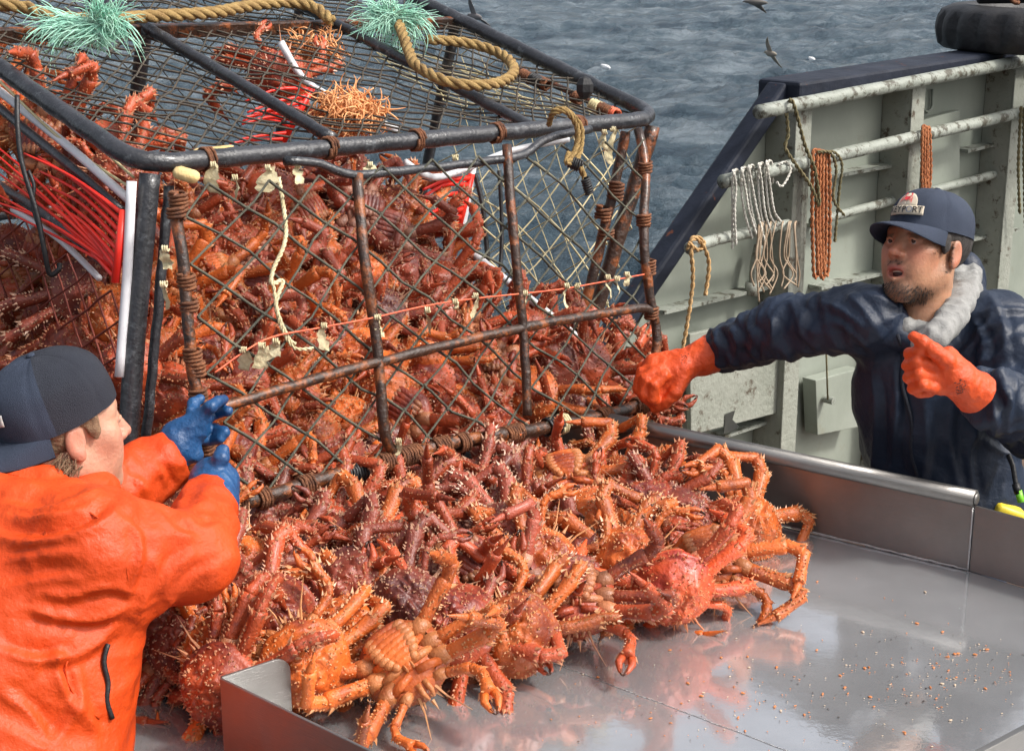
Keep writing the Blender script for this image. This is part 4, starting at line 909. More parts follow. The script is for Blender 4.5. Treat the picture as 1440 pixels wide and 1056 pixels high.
fill(OUT, outer_d, 54, .04, 1, L1, G1, [2, 6, 0, 5, 9, 0, 5], [0, 0, 1, 1, 2, 2], 90, hid)
fill(OUT, outer_d, 62, .14, 2, L1, G1, [0, 2, 5, 9, 3], [1, 1, 2], 40)
fill(INN, inner_d, 48, .0, 3, L2, G2, [0, 2, 6, 5, 9, 5, 7, 9], [0, 0, 1, 1, 2], 90, hid)
fill(INN, inner_d, 64, .14, 4, L2, G2, [0, 3, 5, 9, 7], [1, 2, 1], 60)
LFT = [(5, 345), (80, 330), (160, 405), (185, 540), (60, 520), (0, 470)]
fill(LFT, lambda x, y: leftd(x) + .24, 46, 0, 5, L3, G3, [0, 2, 5, 6, 9], [1, 1, 2, 0], 18)
fill([(-40, 90), (20, 130), (100, 190), (175, 240), (175, 270), (100, 215), (-40, 150)], lambda x, y: leftd(x) + .20, 38, 0, 6, L3, G3, [2, 6, 9], [1, 0], 9)
place(395, 105, 4.3, (.3, .3, .9), (.3, .9, 0), 2, 1, 'red king crab caught near the white tunnel pipe under the top netting')
mb = MB(); rg = random.Random(9)
for k in range(26): mb.ball(W(852 + rg.gauss(0, 6), 716 + rg.gauss(0, 7), outer_d(850, 716) - .105 + rg.uniform(-.006, .006)), rg.uniform(.005, .010), 6, 4)
tag(mb.build('crab_roe', mat('roe', (.80, .38, .02), (.9, .5, .05), 30, .35), origin=tuple(W(852, 716, outer_d(850, 716) - .1))), 'bright yellow orange smear of crab roe on the heap', 'roe')
# ================================================================ PEOPLE (smooth-union distance fields turned into one skin each)
def _cap(P, a, b, r0, r1=None):
    a = np.array(a, np.float32); b = np.array(b, np.float32); r1 = r0 if r1 is None else r1
    ba = b - a; t = np.clip(((P - a) @ ba) / max(1e-9, ba @ ba), 0, 1); return np.linalg.norm(P - a - t[:, None] * ba, axis=1) - (r0 + (r1 - r0) * t)
def _ell(P, c, r, Rm=None):
    q = P - np.array(c, np.float32)
    if Rm is not None: q = q @ np.array(Rm, np.float32)
    r = np.array(r, np.float32); k0 = np.linalg.norm(q / r, axis=1); k1 = np.linalg.norm(q / (r * r), axis=1); return k0 * (k0 - 1) / np.maximum(k1, 1e-6)
def _box(P, c, h, rr, Rm=None):
    q = P - np.array(c, np.float32)
    if Rm is not None: q = q @ np.array(Rm, np.float32)
    q = np.abs(q) - (np.array(h, np.float32) - rr); return np.linalg.norm(np.maximum(q, 0), axis=1) + np.minimum(q.max(axis=1), 0) - rr
def smin(a, b, k):
    h = np.maximum(k - np.abs(a - b), 0) / k; return np.minimum(a, b) - h * h * k * .25
def smax(a, b, k): return -smin(-a, -b, k)
def surface(f, lo, hi, step):          # naive surface nets
    lo = np.array(lo, np.float32); n = [int(math.ceil((hi[i] - lo[i]) / step)) + 1 for i in range(3)]
    g = [lo[i] + step * np.arange(n[i], dtype=np.float32) for i in range(3)]; D = np.empty(n, np.float32)
    for i in range(n[0]):
        Y, Z = np.meshgrid(g[1], g[2], indexing='ij'); P = np.stack([np.full(Y.size, g[0][i], np.float32), Y.ravel(), Z.ravel()], 1); D[i] = f(P).reshape(n[1], n[2])
    S = D < 0; acc = np.zeros((n[0] - 1, n[1] - 1, n[2] - 1, 3), np.float32); cnt = np.zeros(acc.shape[:3], np.float32)
    for ax in range(3):
        o1, o2 = [i for i in range(3) if i != ax]
        for a in (0, 1):
            for b in (0, 1):
                sl0 = [None] * 3; sl1 = [None] * 3; sl0[ax] = slice(0, n[ax] - 1); sl1[ax] = slice(1, n[ax])
                for o, q in ((o1, a), (o2, b)): sl0[o] = slice(q, n[o] - 1 + q); sl1[o] = slice(q, n[o] - 1 + q)
                d0, d1 = D[tuple(sl0)], D[tuple(sl1)]; m = (d0 < 0) != (d1 < 0); t = np.where(m, d0 / np.where(m, d0 - d1, 1), 0)
                off = np.zeros(acc.shape, np.float32); off[..., ax] = t; off[..., o1] = a; off[..., o2] = b; acc += off * m[..., None]; cnt += m
    cell = cnt > 0; idx = -np.ones(cell.shape, np.int64); idx[cell] = np.arange(cell.sum()); ii = np.argwhere(cell)
    verts = lo + (ii + acc[cell] / cnt[cell][:, None]) * step; faces = []
    for ax in range(3):
        o1, o2 = (ax + 1) % 3, (ax + 2) % 3; sl0 = [slice(1, n[k] - 1) for k in range(3)]; sl0[ax] = slice(0, n[ax] - 1); sl1 = list(sl0); sl1[ax] = slice(1, n[ax])
        a, b = S[tuple(sl0)], S[tuple(sl1)]; e = np.argwhere(a != b)
        if len(e) == 0: continue
        base = e.copy()
        for k in range(3):
            if k != ax: base[:, k] += 1
        sg = a[tuple(e.T)]
        def c(p, q):
            r_ = base.copy(); r_[:, o1] -= p; r_[:, o2] -= q; return idx[tuple(r_.T)]
        qd = np.stack([c(0, 0), c(1, 0), c(1, 1), c(0, 1)], 1); qd[~sg] = qd[~sg][:, ::-1]; faces.append(qd)
    return verts, np.concatenate(faces)
def skin(name, f, lo, hi, step, mats, parent, disp=None, attrs=None, iters=1, matrix=None, mi=None):
    v, q = surface(f, lo, hi, step)
    # light smoothing
    for _ in range(iters):
        s_ = np.zeros_like(v); c_ = np.zeros(len(v))
        for a, b in ((0, 1), (1, 2), (2, 3), (3, 0)):
            np.add.at(s_, q[:, a], v[q[:, b]]); np.add.at(c_, q[:, a], 1); np.add.at(s_, q[:, b], v[q[:, a]]); np.add.at(c_, q[:, b], 1)
        v = v * .5 + s_ / np.maximum(c_, 1)[:, None] * .5
    if disp is not None:
        fn = np.cross(v[q[:, 1]] - v[q[:, 0]], v[q[:, 2]] - v[q[:, 0]]); N = np.zeros_like(v)
        for k in range(4): np.add.at(N, q[:, k], fn)
        N /= np.maximum(np.linalg.norm(N, axis=1), 1e-12)[:, None]; v = v + N * disp(v, N)[:, None]
    me = bpy.data.meshes.new(name); vv = v
    if matrix is not None: Mx = np.array(matrix); vv = v @ Mx[:3, :3].T + Mx[:3, 3]
    me.from_pydata([tuple(map(float, p)) for p in vv], [], [tuple(map(int, p)) for p in q])
    for m in (mats if isinstance(mats, (list, tuple)) else [mats]): me.materials.append(m)
    me.polygons.foreach_set('use_smooth', [True] * len(me.polygons))
    if mi is not None: cen = v[q].mean(axis=1); me.polygons.foreach_set('material_index', [int(x) for x in mi(cen)])
    if attrs:
        for an, fn_ in attrs.items():
            at = me.attributes.new(an, 'FLOAT', 'POINT'); at.data.foreach_set('value', np.clip(fn_(v), 0, 1).astype(np.float32))
    me.update(); o = bpy.data.objects.new(name, me); C.objects.link(o)
    if parent is not None: o.parent = parent; o.matrix_parent_inverse = Matrix.Translation(-parent.location) if parent.parent is None else Matrix.Identity(4)
    return o
def nz(v, s, seed=0, ridge=False, oct_=2):
    s = np.array(s if hasattr(s, '__len__') else (s, s, s)); q = v * s + seed * 3.7; out = np.array([noise.noise(Vector(p)) for p in q])
    if ridge: out = 1 - 2 * np.abs(out)
    if oct_ > 1: out = out + .5 * np.array([noise.noise(Vector(p)) for p in q * 2.1 + 5])
    return out
def limb_folds(v, chain, amp, lam, seed):    # soft creases across a sleeve, strongest at the bends
    best = np.full(len(v), 1e9); s = np.zeros(len(v)); acc = 0; ang = np.zeros(len(v)); bend = np.zeros(len(v)); L = sum((Vector(b) - Vector(a)).length for a, b in zip(chain, chain[1:]))
    for k, (a, b) in enumerate(zip(chain, chain[1:])):
        a = np.array(a); b = np.array(b); ba = b - a; l = np.linalg.norm(ba); t = np.clip(((v - a) @ ba) / (l * l), 0, 1); c = a + t[:, None] * ba; r = v - c; d = np.linalg.norm(r, axis=1); m = d < best
        u = np.array(Vector(ba).orthogonal().normalized()); w_ = np.cross(ba / l, u); an = np.arctan2(r @ w_, r @ u); best = np.where(m, d, best); s = np.where(m, acc + t * l, s); ang = np.where(m, an, ang); acc += l
    q = np.stack([s / lam, np.cos(ang) * 1.1, np.sin(ang) * 1.1], 1) + seed; n_ = np.array([noise.noise(Vector(p)) for p in q]); n2 = np.array([noise.noise(Vector(p)) for p in q * [1.9, 1.3, 1.3] + 9])
    return amp * ((.45 - np.abs(n_)) * 1.5 + .4 * n2), best, s
def creases(v, N, segs):                # folds drawn one by one: valley with a ridge beside it
    rel = v - np.array([0, 0, CAMZ]); d = rel[:, 1] * CS - rel[:, 2] * SN; y = -rel[:, 1] * SN - rel[:, 2] * CS; px = rel[:, 0] / d * F + 720; py = y / d * F + 528
    face = np.clip((N @ np.array(TOCAM) + .15) * 3, 0, 1); out = np.zeros(len(v))
    for sg in segs:
        A, w_ = (sg[0], sg[1]); P_ = [Vector((x, y_, 0)) for x, y_ in sg[2]]; P_ = spline(P_, 4); best = np.full(len(v), 1e9); sd_ = np.zeros(len(v)); tt = np.zeros(len(v)); n_ = len(P_) - 1
        for k in range(n_):
            ax, ay, bx, by = P_[k].x, P_[k].y, P_[k + 1].x, P_[k + 1].y; l2 = (bx - ax) ** 2 + (by - ay) ** 2; t = np.clip(((px - ax) * (bx - ax) + (py - ay) * (by - ay)) / l2, 0, 1); dx, dy = px - ax - t * (bx - ax), py - ay - t * (by - ay); r_ = np.hypot(dx, dy); m = r_ < best
            best = np.where(m, r_, best); sd_ = np.where(m, np.sign((bx - ax) * dy - (by - ay) * dx), sd_); tt = np.where(m, (k + t) / n_, tt)
        env = np.sin(np.clip(tt, .04, .96) * np.pi) ** .6; out += .8 * A * env * (-np.exp(-best / w_) + 1.2 * np.exp(-np.abs(best - 1.5 * w_) / (.7 * w_)) * (sd_ > 0))
    return out * face
def blend(v, w0, w1): return np.clip((v - w0) / (w1 - w0), 0, 1)

def skin_mat(name, base, ruddy, beard=None):
    m = bpy.data.materials.new(name); m.use_nodes = True; nt = m.node_tree; b = nt.nodes['Principled BSDF']; co = coords(nt, 'Object')
    c = ramp(nt, tex(nt, 'ShaderNodeTexNoise', 45, 7, .7, co), [(.3, tuple(x * .78 for x in base)), (.7, tuple(x * 1.15 for x in base))])
    def at(n):
        a = nt.nodes.new('ShaderNodeAttribute'); a.attribute_name = n; return a.outputs['Fac']
    c = mix(nt, at('ruddy'), c, ruddy); c = mix(nt, at('lips'), c, (.36, .10, .08))
    if beard:
        g = nt.nodes.new('ShaderNodeMath'); g.operation = 'MULTIPLY'; nt.links.new(at('beard'), g.inputs[0])
        nt.links.new(ramp(nt, tex(nt, 'ShaderNodeTexNoise', 260, 4, .7, co), [(.25, .30), (.60, .80)]), g.inputs[1]); c = mix(nt, g.outputs[0], c, beard)
    nt.links.new(c, b.inputs['Base Color']); b.inputs['Roughness'].default_value = .45; b.inputs['Subsurface Weight'].default_value = .15; b.inputs['Subsurface Radius'].default_value = (.012, .004, .002); b.inputs['Subsurface Scale'].default_value = 1
    bn = nt.nodes.new('ShaderNodeBump'); bn.inputs['Strength'].default_value = .5; bn.inputs['Distance'].default_value = .003; nt.links.new(tex(nt, 'ShaderNodeTexNoise', 160, 4, .6, co), bn.inputs['Height']); nt.links.new(bn.outputs[0], b.inputs['Normal'])
    return m
crease(M['jacketnavy'] if 0 else M['net'], 1, 0) if 0 else None
M['skinA'] = skin_mat('skin_tan', (.42, .215, .125), (.50, .165, .10), (.035, .022, .016))
M['skinB'] = skin_mat('skin_fair', (.50, .27, .18), (.52, .19, .13), (.22, .12, .07))
M['hairdark'] = mat('dark_hair', (.02, .016, .013), (.07, .06, .055), 60, .6, 0, .8, 400)
M['hairfair'] = mat('fair_hair', (.15, .085, .045), (.34, .21, .12), 60, .55, 0, .8, 400)
M['eyewhite'] = mat('eye_white', (.38, .33, .30), None, 8, .2); M['iris'] = mat('iris', (.03, .016, .01), None, 8, .15); M['teeth'] = mat('teeth', (.62, .56, .46), None, 8, .3)
M['mouth'] = mat('mouth', (.06, .015, .012), None, 8, .5)
M['capnavy'] = mat('cap_cloth', (.020, .030, .055), (.030, .043, .075), 12, .8, 0, .5, 700)
M['capdark'] = mat('cap_mesh', (.010, .013, .024), (.020, .024, .038), 14, .75, 0, .7, 500)
M['patch'] = mat('patch_cream', (.52, .45, .34), (.58, .51, .40), 40, .7); M['patchgrey'] = mat('patch_grey', (.38, .37, .36), (.45, .44, .42), 40, .6)
M['ink'] = mat('ink_black', (.02, .02, .022), None, 8, .6); M['inkred'] = mat('ink_red', (.62, .04, .05), None, 8, .6); M['inkgrey'] = mat('ink_grey', (.20, .22, .26), None, 8, .6)
M['jacketnavy'] = mat('navy_oilskin', (.008, .015, .032), (.016, .027, .052), 5, .5, 0, .3, 70, rvar=.08, spec=.4); crease(M['jacketnavy'], 9, .55, (1, 1, .45), .025)
M['jacketorange'] = mat('orange_oilskin', (.50, .046, .005), (.61, .066, .008), 4, .54, 0, .45, 45, rvar=.08, spec=.35); crease(M['jacketorange'], 8, .6, (.8, 1, 1.2), .022)
M['gloveorange'] = mat('orange_glove', (.58, .062, .010), (.68, .085, .016), 14, .5, 0, .5, 60, coat=.05, spec=.4)
M['gloveblue'] = mat('blue_glove', (.005, .045, .14), (.012, .078, .21), 12, .45, 0, .5, 50, coat=.08)
M['hoodie'] = mat('grey_hoodie', (.22, .22, .21), (.33, .33, .32), 10, .9, 0, .5, 260)
M['lining'] = mat('pale_lining', (.20, .19, .165), (.30, .285, .25), 12, .8); M['trousers'] = mat('dark_trousers', (.02, .03, .05), (.035, .05, .08), 6, .4); M['boot'] = mat('rubber_boot', (.03, .03, .025), (.05, .05, .04), 6, .4)

def head_sdf(open_mouth=0., jaw=0., wide=1.):
    def f(P):
        P = P.copy(); X = np.abs(P[:, 0:1]); Q = np.concatenate([X, P[:, 1:]], 1)
        d = _ell(Q, (0, -.012, .040), (.076, .096, .083)); d = smin(d, _ell(Q, (0, .030, -.020), (.060 * wide, .062, .085)), .03)
        d = smin(d, _cap(Q, (.050 * wide, .002, -.055), (.016, .066, -.098 - jaw), .020, .019), .035); d = smin(d, _ell(Q, (0, .070, -.099 - jaw), (.022, .018, .017)), .025)
        d = smin(d, _ell(Q, (.044 * wide, .060, -.016), (.021, .019, .019)), .028)         # cheekbone
        d = smin(d, _ell(Q, (.030, .066, -.050), (.020, .018, .026)), .03)                 # cheek
        d = smin(d, _cap(Q, (.008, .086, .026), (.045, .068, .026), .0095, .008), .02)     # brow
        d = smax(d, -_ell(Q, (.031, .101, .002), (.017, .017, .0125)), .012)               # socket
        d = smin(d, _ell(Q, (.031, .0765, .003), (.0150, .0135, .0125)), .004)             # lids over the eyeball
        d = smin(d, _cap(Q, (.0195, .0900, .009), (.045, .0780, .007), .0048, .0040), .006)
        d = smin(d, _cap(Q, (0, .086, .014), (0, .111, -.027), .0085, .0105), .014); d = smin(d, _ell(Q, (.0125, .0985, -.031), (.0085, .010, .0075)), .008)
        d = smax(d, -_ell(Q, (.007, .104, -.0385), (.0035, .005, .003)), .003)
        d = smin(d, _ell(Q, (0, .077, -.058), (.027, .021, .021)), .016)
        up, lo = -.0575 + .0, -.0665 - .012 * open_mouth - jaw * .6
        d = smin(d, _cap(Q, (0, .0955, up), (.021, .083, up - .004), .0052, .0035), .005); d = smin(d, _cap(Q, (0, .0935, lo - .002), (.019, .083, lo + .002), .0060, .004), .006)
        if open_mouth: d = smax(d, -_ell(Q, (0, .098, (up + lo) / 2), (.020, .022, .0065 * open_mouth + .001)), .003)
        else: d = smax(d, -_cap(Q, (0, .101, -.0625), (.021, .088, -.0625), .0016), .002)
        # ear
        e = _ell(Q, (.0770, -.006, -.006), (.008, .017, .029)); e = smin(e, _ell(Q, (.078, .001, -.030), (.005, .008, .010)), .008)
        e = smax(e, -_ell(Q, (.088, -.001, -.002), (.0075, .0115, .020)), .005); d = smin(d, e, .008)
        d = smin(d, _cap(Q, (0, -.022, -.055), (0, -.045, -.17), .054, .060), .03); return d
    return f
HP = dict(lo=(-.1, -.125, -.19), hi=(.1, .13, .135))
def head_attrs(beard=1):
    def ruddy(v): return .55 * np.exp(-((np.abs(v[:, 0]) - .042) ** 2 + (v[:, 2] + .025) ** 2) / .0008) * (v[:, 1] > .03) + .7 * np.exp(-((v[:, 1] - .11) ** 2 + v[:, 0] ** 2 + (v[:, 2] + .025) ** 2) / .0004) + .7 * blend(np.abs(v[:, 0]), .076, .084)
    def lips(v): return np.exp(-((v[:, 2] + .0655) / .0135) ** 4 - (v[:, 0] / .0235) ** 4) * (v[:, 1] > .082)
    def bd(v):
        x = np.abs(v[:, 0]); z = v[:, 2]; y = v[:, 1]; l = lips(v); a = blend(-z, .078, .096) * blend(y, -.005, .03) * blend(-(x * .2 + z), .058, .080) * blend(z, -.128, -.116)
        mo = np.exp(-((z + .0475) / .007) ** 2 - (x / .027) ** 4) * (y > .07); sd_ = np.exp(-((x - .029) / .006) ** 2) * blend(-z, .044, .052) * blend(z, -.095, -.085) * (y > .06) * .45
        sb = blend(x, .062, .068) * blend(y, -.01, .01) * (z > -.05) * (z < .04) * .5
        return np.clip(np.maximum.reduce([a * .85, mo * .9, sd_, sb]), 0, 1) * (1 - l) * beard
    return dict(ruddy=ruddy, lips=lips, beard=bd)
def part_of(T, name, mb, mats, Mx=None, **k):
    if Mx is not None: mb.v = [tuple(Mx @ Vector(p)) for p in mb.v]
    return T.part(name, mb, mats, **k)

def cap_parts(T, Mx, text, backwards=False, dark=False, tilt=0, patch='patch', e0=-.16):
    """ball cap in head coordinates; front of the cap is +y unless backwards"""
    Rt = Matrix.Rotation(R(180), 4, 'Z') if backwards else Matrix.Identity(4)
    K = Mx @ Matrix.Translation((0, -.010, .048)) @ Matrix.Rotation(R(tilt), 4, 'X') @ Rt @ Matrix.Scale(.965, 4)
    rx, ry, rz = .089, .108, .086
    def P(a, e, off=0):                 # a: azimuth from +x, e: elevation
        ce = math.cos(max(e, 0)) ** .8; z = math.sin(e) ** .92 if e > 0 else math.sin(e); k = 1 + .03 * max(0, math.sin(a)) * math.sin(2 * e)
        seam = min(abs(((a - math.pi / 2 + math.pi / 6 * 0) % (math.pi / 3)) - 0), abs(math.pi / 3 - ((a - math.pi / 2) % (math.pi / 3))))
        o = off - .0013 * math.exp(-(seam * ce / .02) ** 2)
        wob = .0022 * noise.noise(Vector((math.cos(a) * 2.2, math.sin(a) * 2.2, e * 2.4 + (3 if backwards else 0))))
        return V((rx + o + wob) * ce * math.cos(a) * k, (ry + o + wob) * ce * math.sin(a) * k, (rz + o + wob) * z)
    mb = MB(); na, ne = 96, 20; es = [e0 + (1.5707 - e0) * (j / ne) for j in range(ne)]; vs = [P(2 * math.pi * i / na, e) for e in es for i in range(na)] + [P(0, 1.5707)]
    fs = [(j * na + i, j * na + (i + 1) % na, (j + 1) * na + (i + 1) % na, (j + 1) * na + i) for j in range(ne - 1) for i in range(na)] + [((ne - 1) * na + i, (ne - 1) * na + (i + 1) % na, ne * na) for i in range(na)]
    mi = 0; mb.add(vs, fs)
    def fm(i):                           # rear panels in mesh cloth
        return 0
    mb.m = [1 if dark and math.sin(2 * math.pi * ((k % na) + .5) / na) < .30 else 0 for k in range(len(fs))]
    crown = part_of(T, 'cap', mb, [M['capnavy'], M['capdark']], K)
    def subp(name, mb_, m_, smooth=True):
        mb_.v = [tuple(K @ Vector(p)) for p in mb_.v]; o = mb_.build(name, m_, smooth=smooth); o.parent = crown; return o
    b = MB(); b.ball((0, 0, rz + .0015), (.008, .008, .004), 12, 5); subp('button', b, M['capnavy'])
    # brim: a stiff curved tongue
    b = MB(); nu, nv = 28, 9; top = []; 
    for j in range(nv + 1):
        for i in range(nu + 1):
            u = i / nu * 2 - 1; a = math.pi / 2 - u * 1.12; q = P(a, e0 + .02, -.001); t = j / nv; reach = .074 * math.sqrt(max(0, 1 - abs(u) ** 2.6)) ** .9
            top.append(V(q.x * (1 + .02 * t), q.y + reach * t + .004 * t, q.z + .006 - .020 * (abs(u) ** 2) * (.35 + t) - .013 * t * t))
    n_ = nu + 1; fs = [(j * n_ + i, (j + 1) * n_ + i, (j + 1) * n_ + i + 1, j * n_ + i + 1) for j in range(nv) for i in range(nu)]; N = len(top)
    bot = [p - V(0, 0, .0032) for p in top]; edge = [(nv * n_ + i, nv * n_ + i + 1, N + nv * n_ + i + 1, N + nv * n_ + i) for i in range(nu)]
    b.add(top + bot, [tuple(reversed(f)) for f in fs] + [tuple(N + k for k in f) for f in fs] + edge); subp('brim', b, M['capnavy'])
    # patch: an arch above a straight banner, lettered
    A0, E0 = math.pi / 2, .37
    def on(x, y, off): return P(A0 + x / .082, E0 + y / .078, off)     # x, y in metres on the cloth
    def sheet(poly, off, th=.0014, grid=None):
        pass
    b = MB(); W_, H_ = .041, .0085
    def strip(x0, x1, y0f, y1f, off, n=24, m=4):
        vs = []; 
        for o_ in (off, off - .0018):
            for j in range(m + 1):
                for i in range(n + 1):
                    x = x0 + (x1 - x0) * i / n; y = y0f(x) + (y1f(x) - y0f(x)) * j / m; vs.append(on(x, y, o_))
        q = n + 1; N_ = q * (m + 1); fs_ = [(j * q + i, j * q + i + 1, (j + 1) * q + i + 1, (j + 1) * q + i) for j in range(m) for i in range(n)]
        fs_ += [(i, i + N_, i + 1 + N_, i + 1) for i in range(n)] + [(m * q + i + 1, m * q + i + 1 + N_, m * q + i + N_, m * q + i) for i in range(n)]
        fs_ += [(j * q + q + 0, j * q + q + N_, j * q + N_, j * q) for j in range(m)] + [(j * q + n, j * q + n + N_, j * q + q + n + N_, j * q + q + n) for j in range(m)]
        b.add(vs, fs_)
    strip(-W_, W_, lambda x: -.020, lambda x: -.020 + 2 * H_, .0042); ar = .0255
    strip(-ar, ar, lambda x: -.0035, lambda x: -.0035 + .033 * math.sqrt(max(0, 1 - (x / ar) ** 2)) ** .9, .0036, 30, 6)
    pt = subp('cap_patch', b, M[patch]); 
    def glyph(txt, size, cx, cy, m_, name='lettering'):
        cu = bpy.data.curves.new('t', 'FONT'); cu.body = txt; cu.size = size; cu.align_x = 'CENTER'; cu.align_y = 'CENTER'; cu.offset = size * .012; ob = bpy.data.objects.new('t', cu); C.objects.link(ob)
        dg = bpy.context.evaluated_depsgraph_get(); me = bpy.data.meshes.new_from_object(ob.evaluated_get(dg)); bpy.data.objects.remove(ob)
        bb = MB(); vs = [on(cx + v_.co.x * 1.1, cy + v_.co.y, .0058) for v_ in me.vertices]; bb.add(vs, [tuple(p.vertices) for p in me.polygons]); wd_ = max((abs(v_.co.x) for v_ in me.vertices), default=0)
        bb.v = [tuple(K @ Vector(p)) for p in bb.v]; o = bb.build(name, m_, smooth=False); o.parent = crown; return wd_
    cy = -.020 + H_
    xs = [-.0335, -.0220, -.0110, .0005, .0125, .0240, .0345]
    for ch, x in zip('KEYPORT', xs): glyph(ch, .0165, x, cy, M['inkgrey'] if ch == 'O' else M['ink'])
    # small red crab emblem in the arch
    b = MB(); cx, cy2 = 0, .0125
    def dsk(x, y, rx_, ry_, n=14):
        k = [on(cx + x + rx_ * math.cos(2 * math.pi * i / n), cy2 + y + ry_ * math.sin(2 * math.pi * i / n), .0062) for i in range(n)]; b.add(k, [tuple(range(n))])
    def ln(pts, w_):
        for (xa, ya), (xb, yb) in zip(pts, pts[1:]):
            L_ = math.hypot(xb - xa, yb - ya); nx_, ny_ = -(yb - ya) / L_ * w_ / 2, (xb - xa) / L_ * w_ / 2; b.add([on(cx + x, cy2 + y, .0062) for x, y in ((xa - nx_, ya - ny_), (xb - nx_, yb - ny_), (xb + nx_, yb + ny_), (xa + nx_, ya + ny_))], [(0, 1, 2, 3)])
    dsk(0, 0, .0062, .0048)
    for s in (-1, 1):
        ln([(s * .004, .003), (s * .009, .006), (s * .0075, .0105)], .0019); dsk(s * .0068, .0115, .0026, .0022)
        for k in range(3): ln([(s * .005, .001 - k * .0022), (s * .0115, .0025 - k * .004), (s * .0135, -.002 - k * .0045)], .0015)
    subp('emblem', b, M['inkred'], False); return crown

def hand(f_fingers, palm, wrist, k=.010):
    """fingers: lists of (points, r0, r1); palm: list of (a, b, r0, r1)"""
    def f(P):
        d = None
        for a, b, r0, r1 in palm:
            e = _cap(P, a, b, r0, r1); d = e if d is None else smin(d, e, .020)
        for pts, r0, r1 in f_fingers:
            e = None; n_ = len(pts) - 1
            for i in range(n_):
                c = _cap(P, pts[i], pts[i + 1], r0 + (r1 - r0) * i / n_, r0 + (r1 - r0) * (i + 1) / n_); e = c if e is None else smin(e, c, .004)
            d = smin(d, e, .0065)
        return d
    allp = [p for q in f_fingers for p in q[0]] + [p for q in palm for p in q[:2]]
    lo = [min(p[i] for p in allp) - .055 for i in range(3)]; hi = [max(p[i] for p in allp) + .055 for i in range(3)]; return f, lo, hi
def frame_head(c, face, up):
    f_ = Vector(face).normalized(); u = Vector(up); u = (u - f_ * u.dot(f_)).normalized(); r_ = f_.cross(u); return Matrix.Translation(c) @ Matrix((r_, f_, u)).transposed().to_4x4()
def eyes(T, Mx, look=(0, 1, 0), op=1.):
    for s in (-1, 1):
        mb = MB(); c = V(s * .031, .0785, .002); mb.ball(c, .0118, 14, 10, 0); d = Vector(look).normalized(); mb.ball(c + d * .0068, .0068, 12, 8, 1); part_of(T, 'eye', mb, [M['eyewhite'], M['iris']], Mx)
def brows(T, Mx, m):
    for s in (-1, 1):
        mb = MB(); rg = random.Random(4)
        for k in range(60):
            t = rg.random(); x = .012 + .034 * t; y = .0925 - .020 * t ** 1.6; z = .0245 + .006 * math.sin(t * 2.2) + rg.uniform(-.003, .003); mb.tube([V(s * x, y, z), V(s * (x + .006), y - .001, z + rg.uniform(-.001, .002))], [.0009, .0004], 3)
        part_of(T, 'eyebrow', mb, m, Mx)
def strands(T, Mx, roots, L, r, m, seed, dirs, name='hair'):
    mb = MB(); rg = random.Random(seed)
    for (p, n_) in roots:
        for k in range(n_):
            q = Vector(p) + V(*(rg.gauss(0, .008) for _ in range(3))); d = (Vector(dirs(q)) + V(*(rg.gauss(0, .25) for _ in range(3)))).normalized(); P_ = [q]
            for j in range(4): d = (d + V(rg.gauss(0, .18), rg.gauss(0, .18), rg.gauss(0, .18) - .05)).normalized(); P_.append(P_[-1] + d * L * rg.uniform(.6, 1.2) / 4)
            mb.tube(P_, [r, r * .9, r * .75, r * .5, r * .15], 4, cap=False)
    return part_of(T, name, mb, m, Mx)
def smooth_union(items, k):
    def f(P):
        d = None
        for it in items:
            e = it(P); d = e if d is None else smin(d, e, k)
        return d
    return f

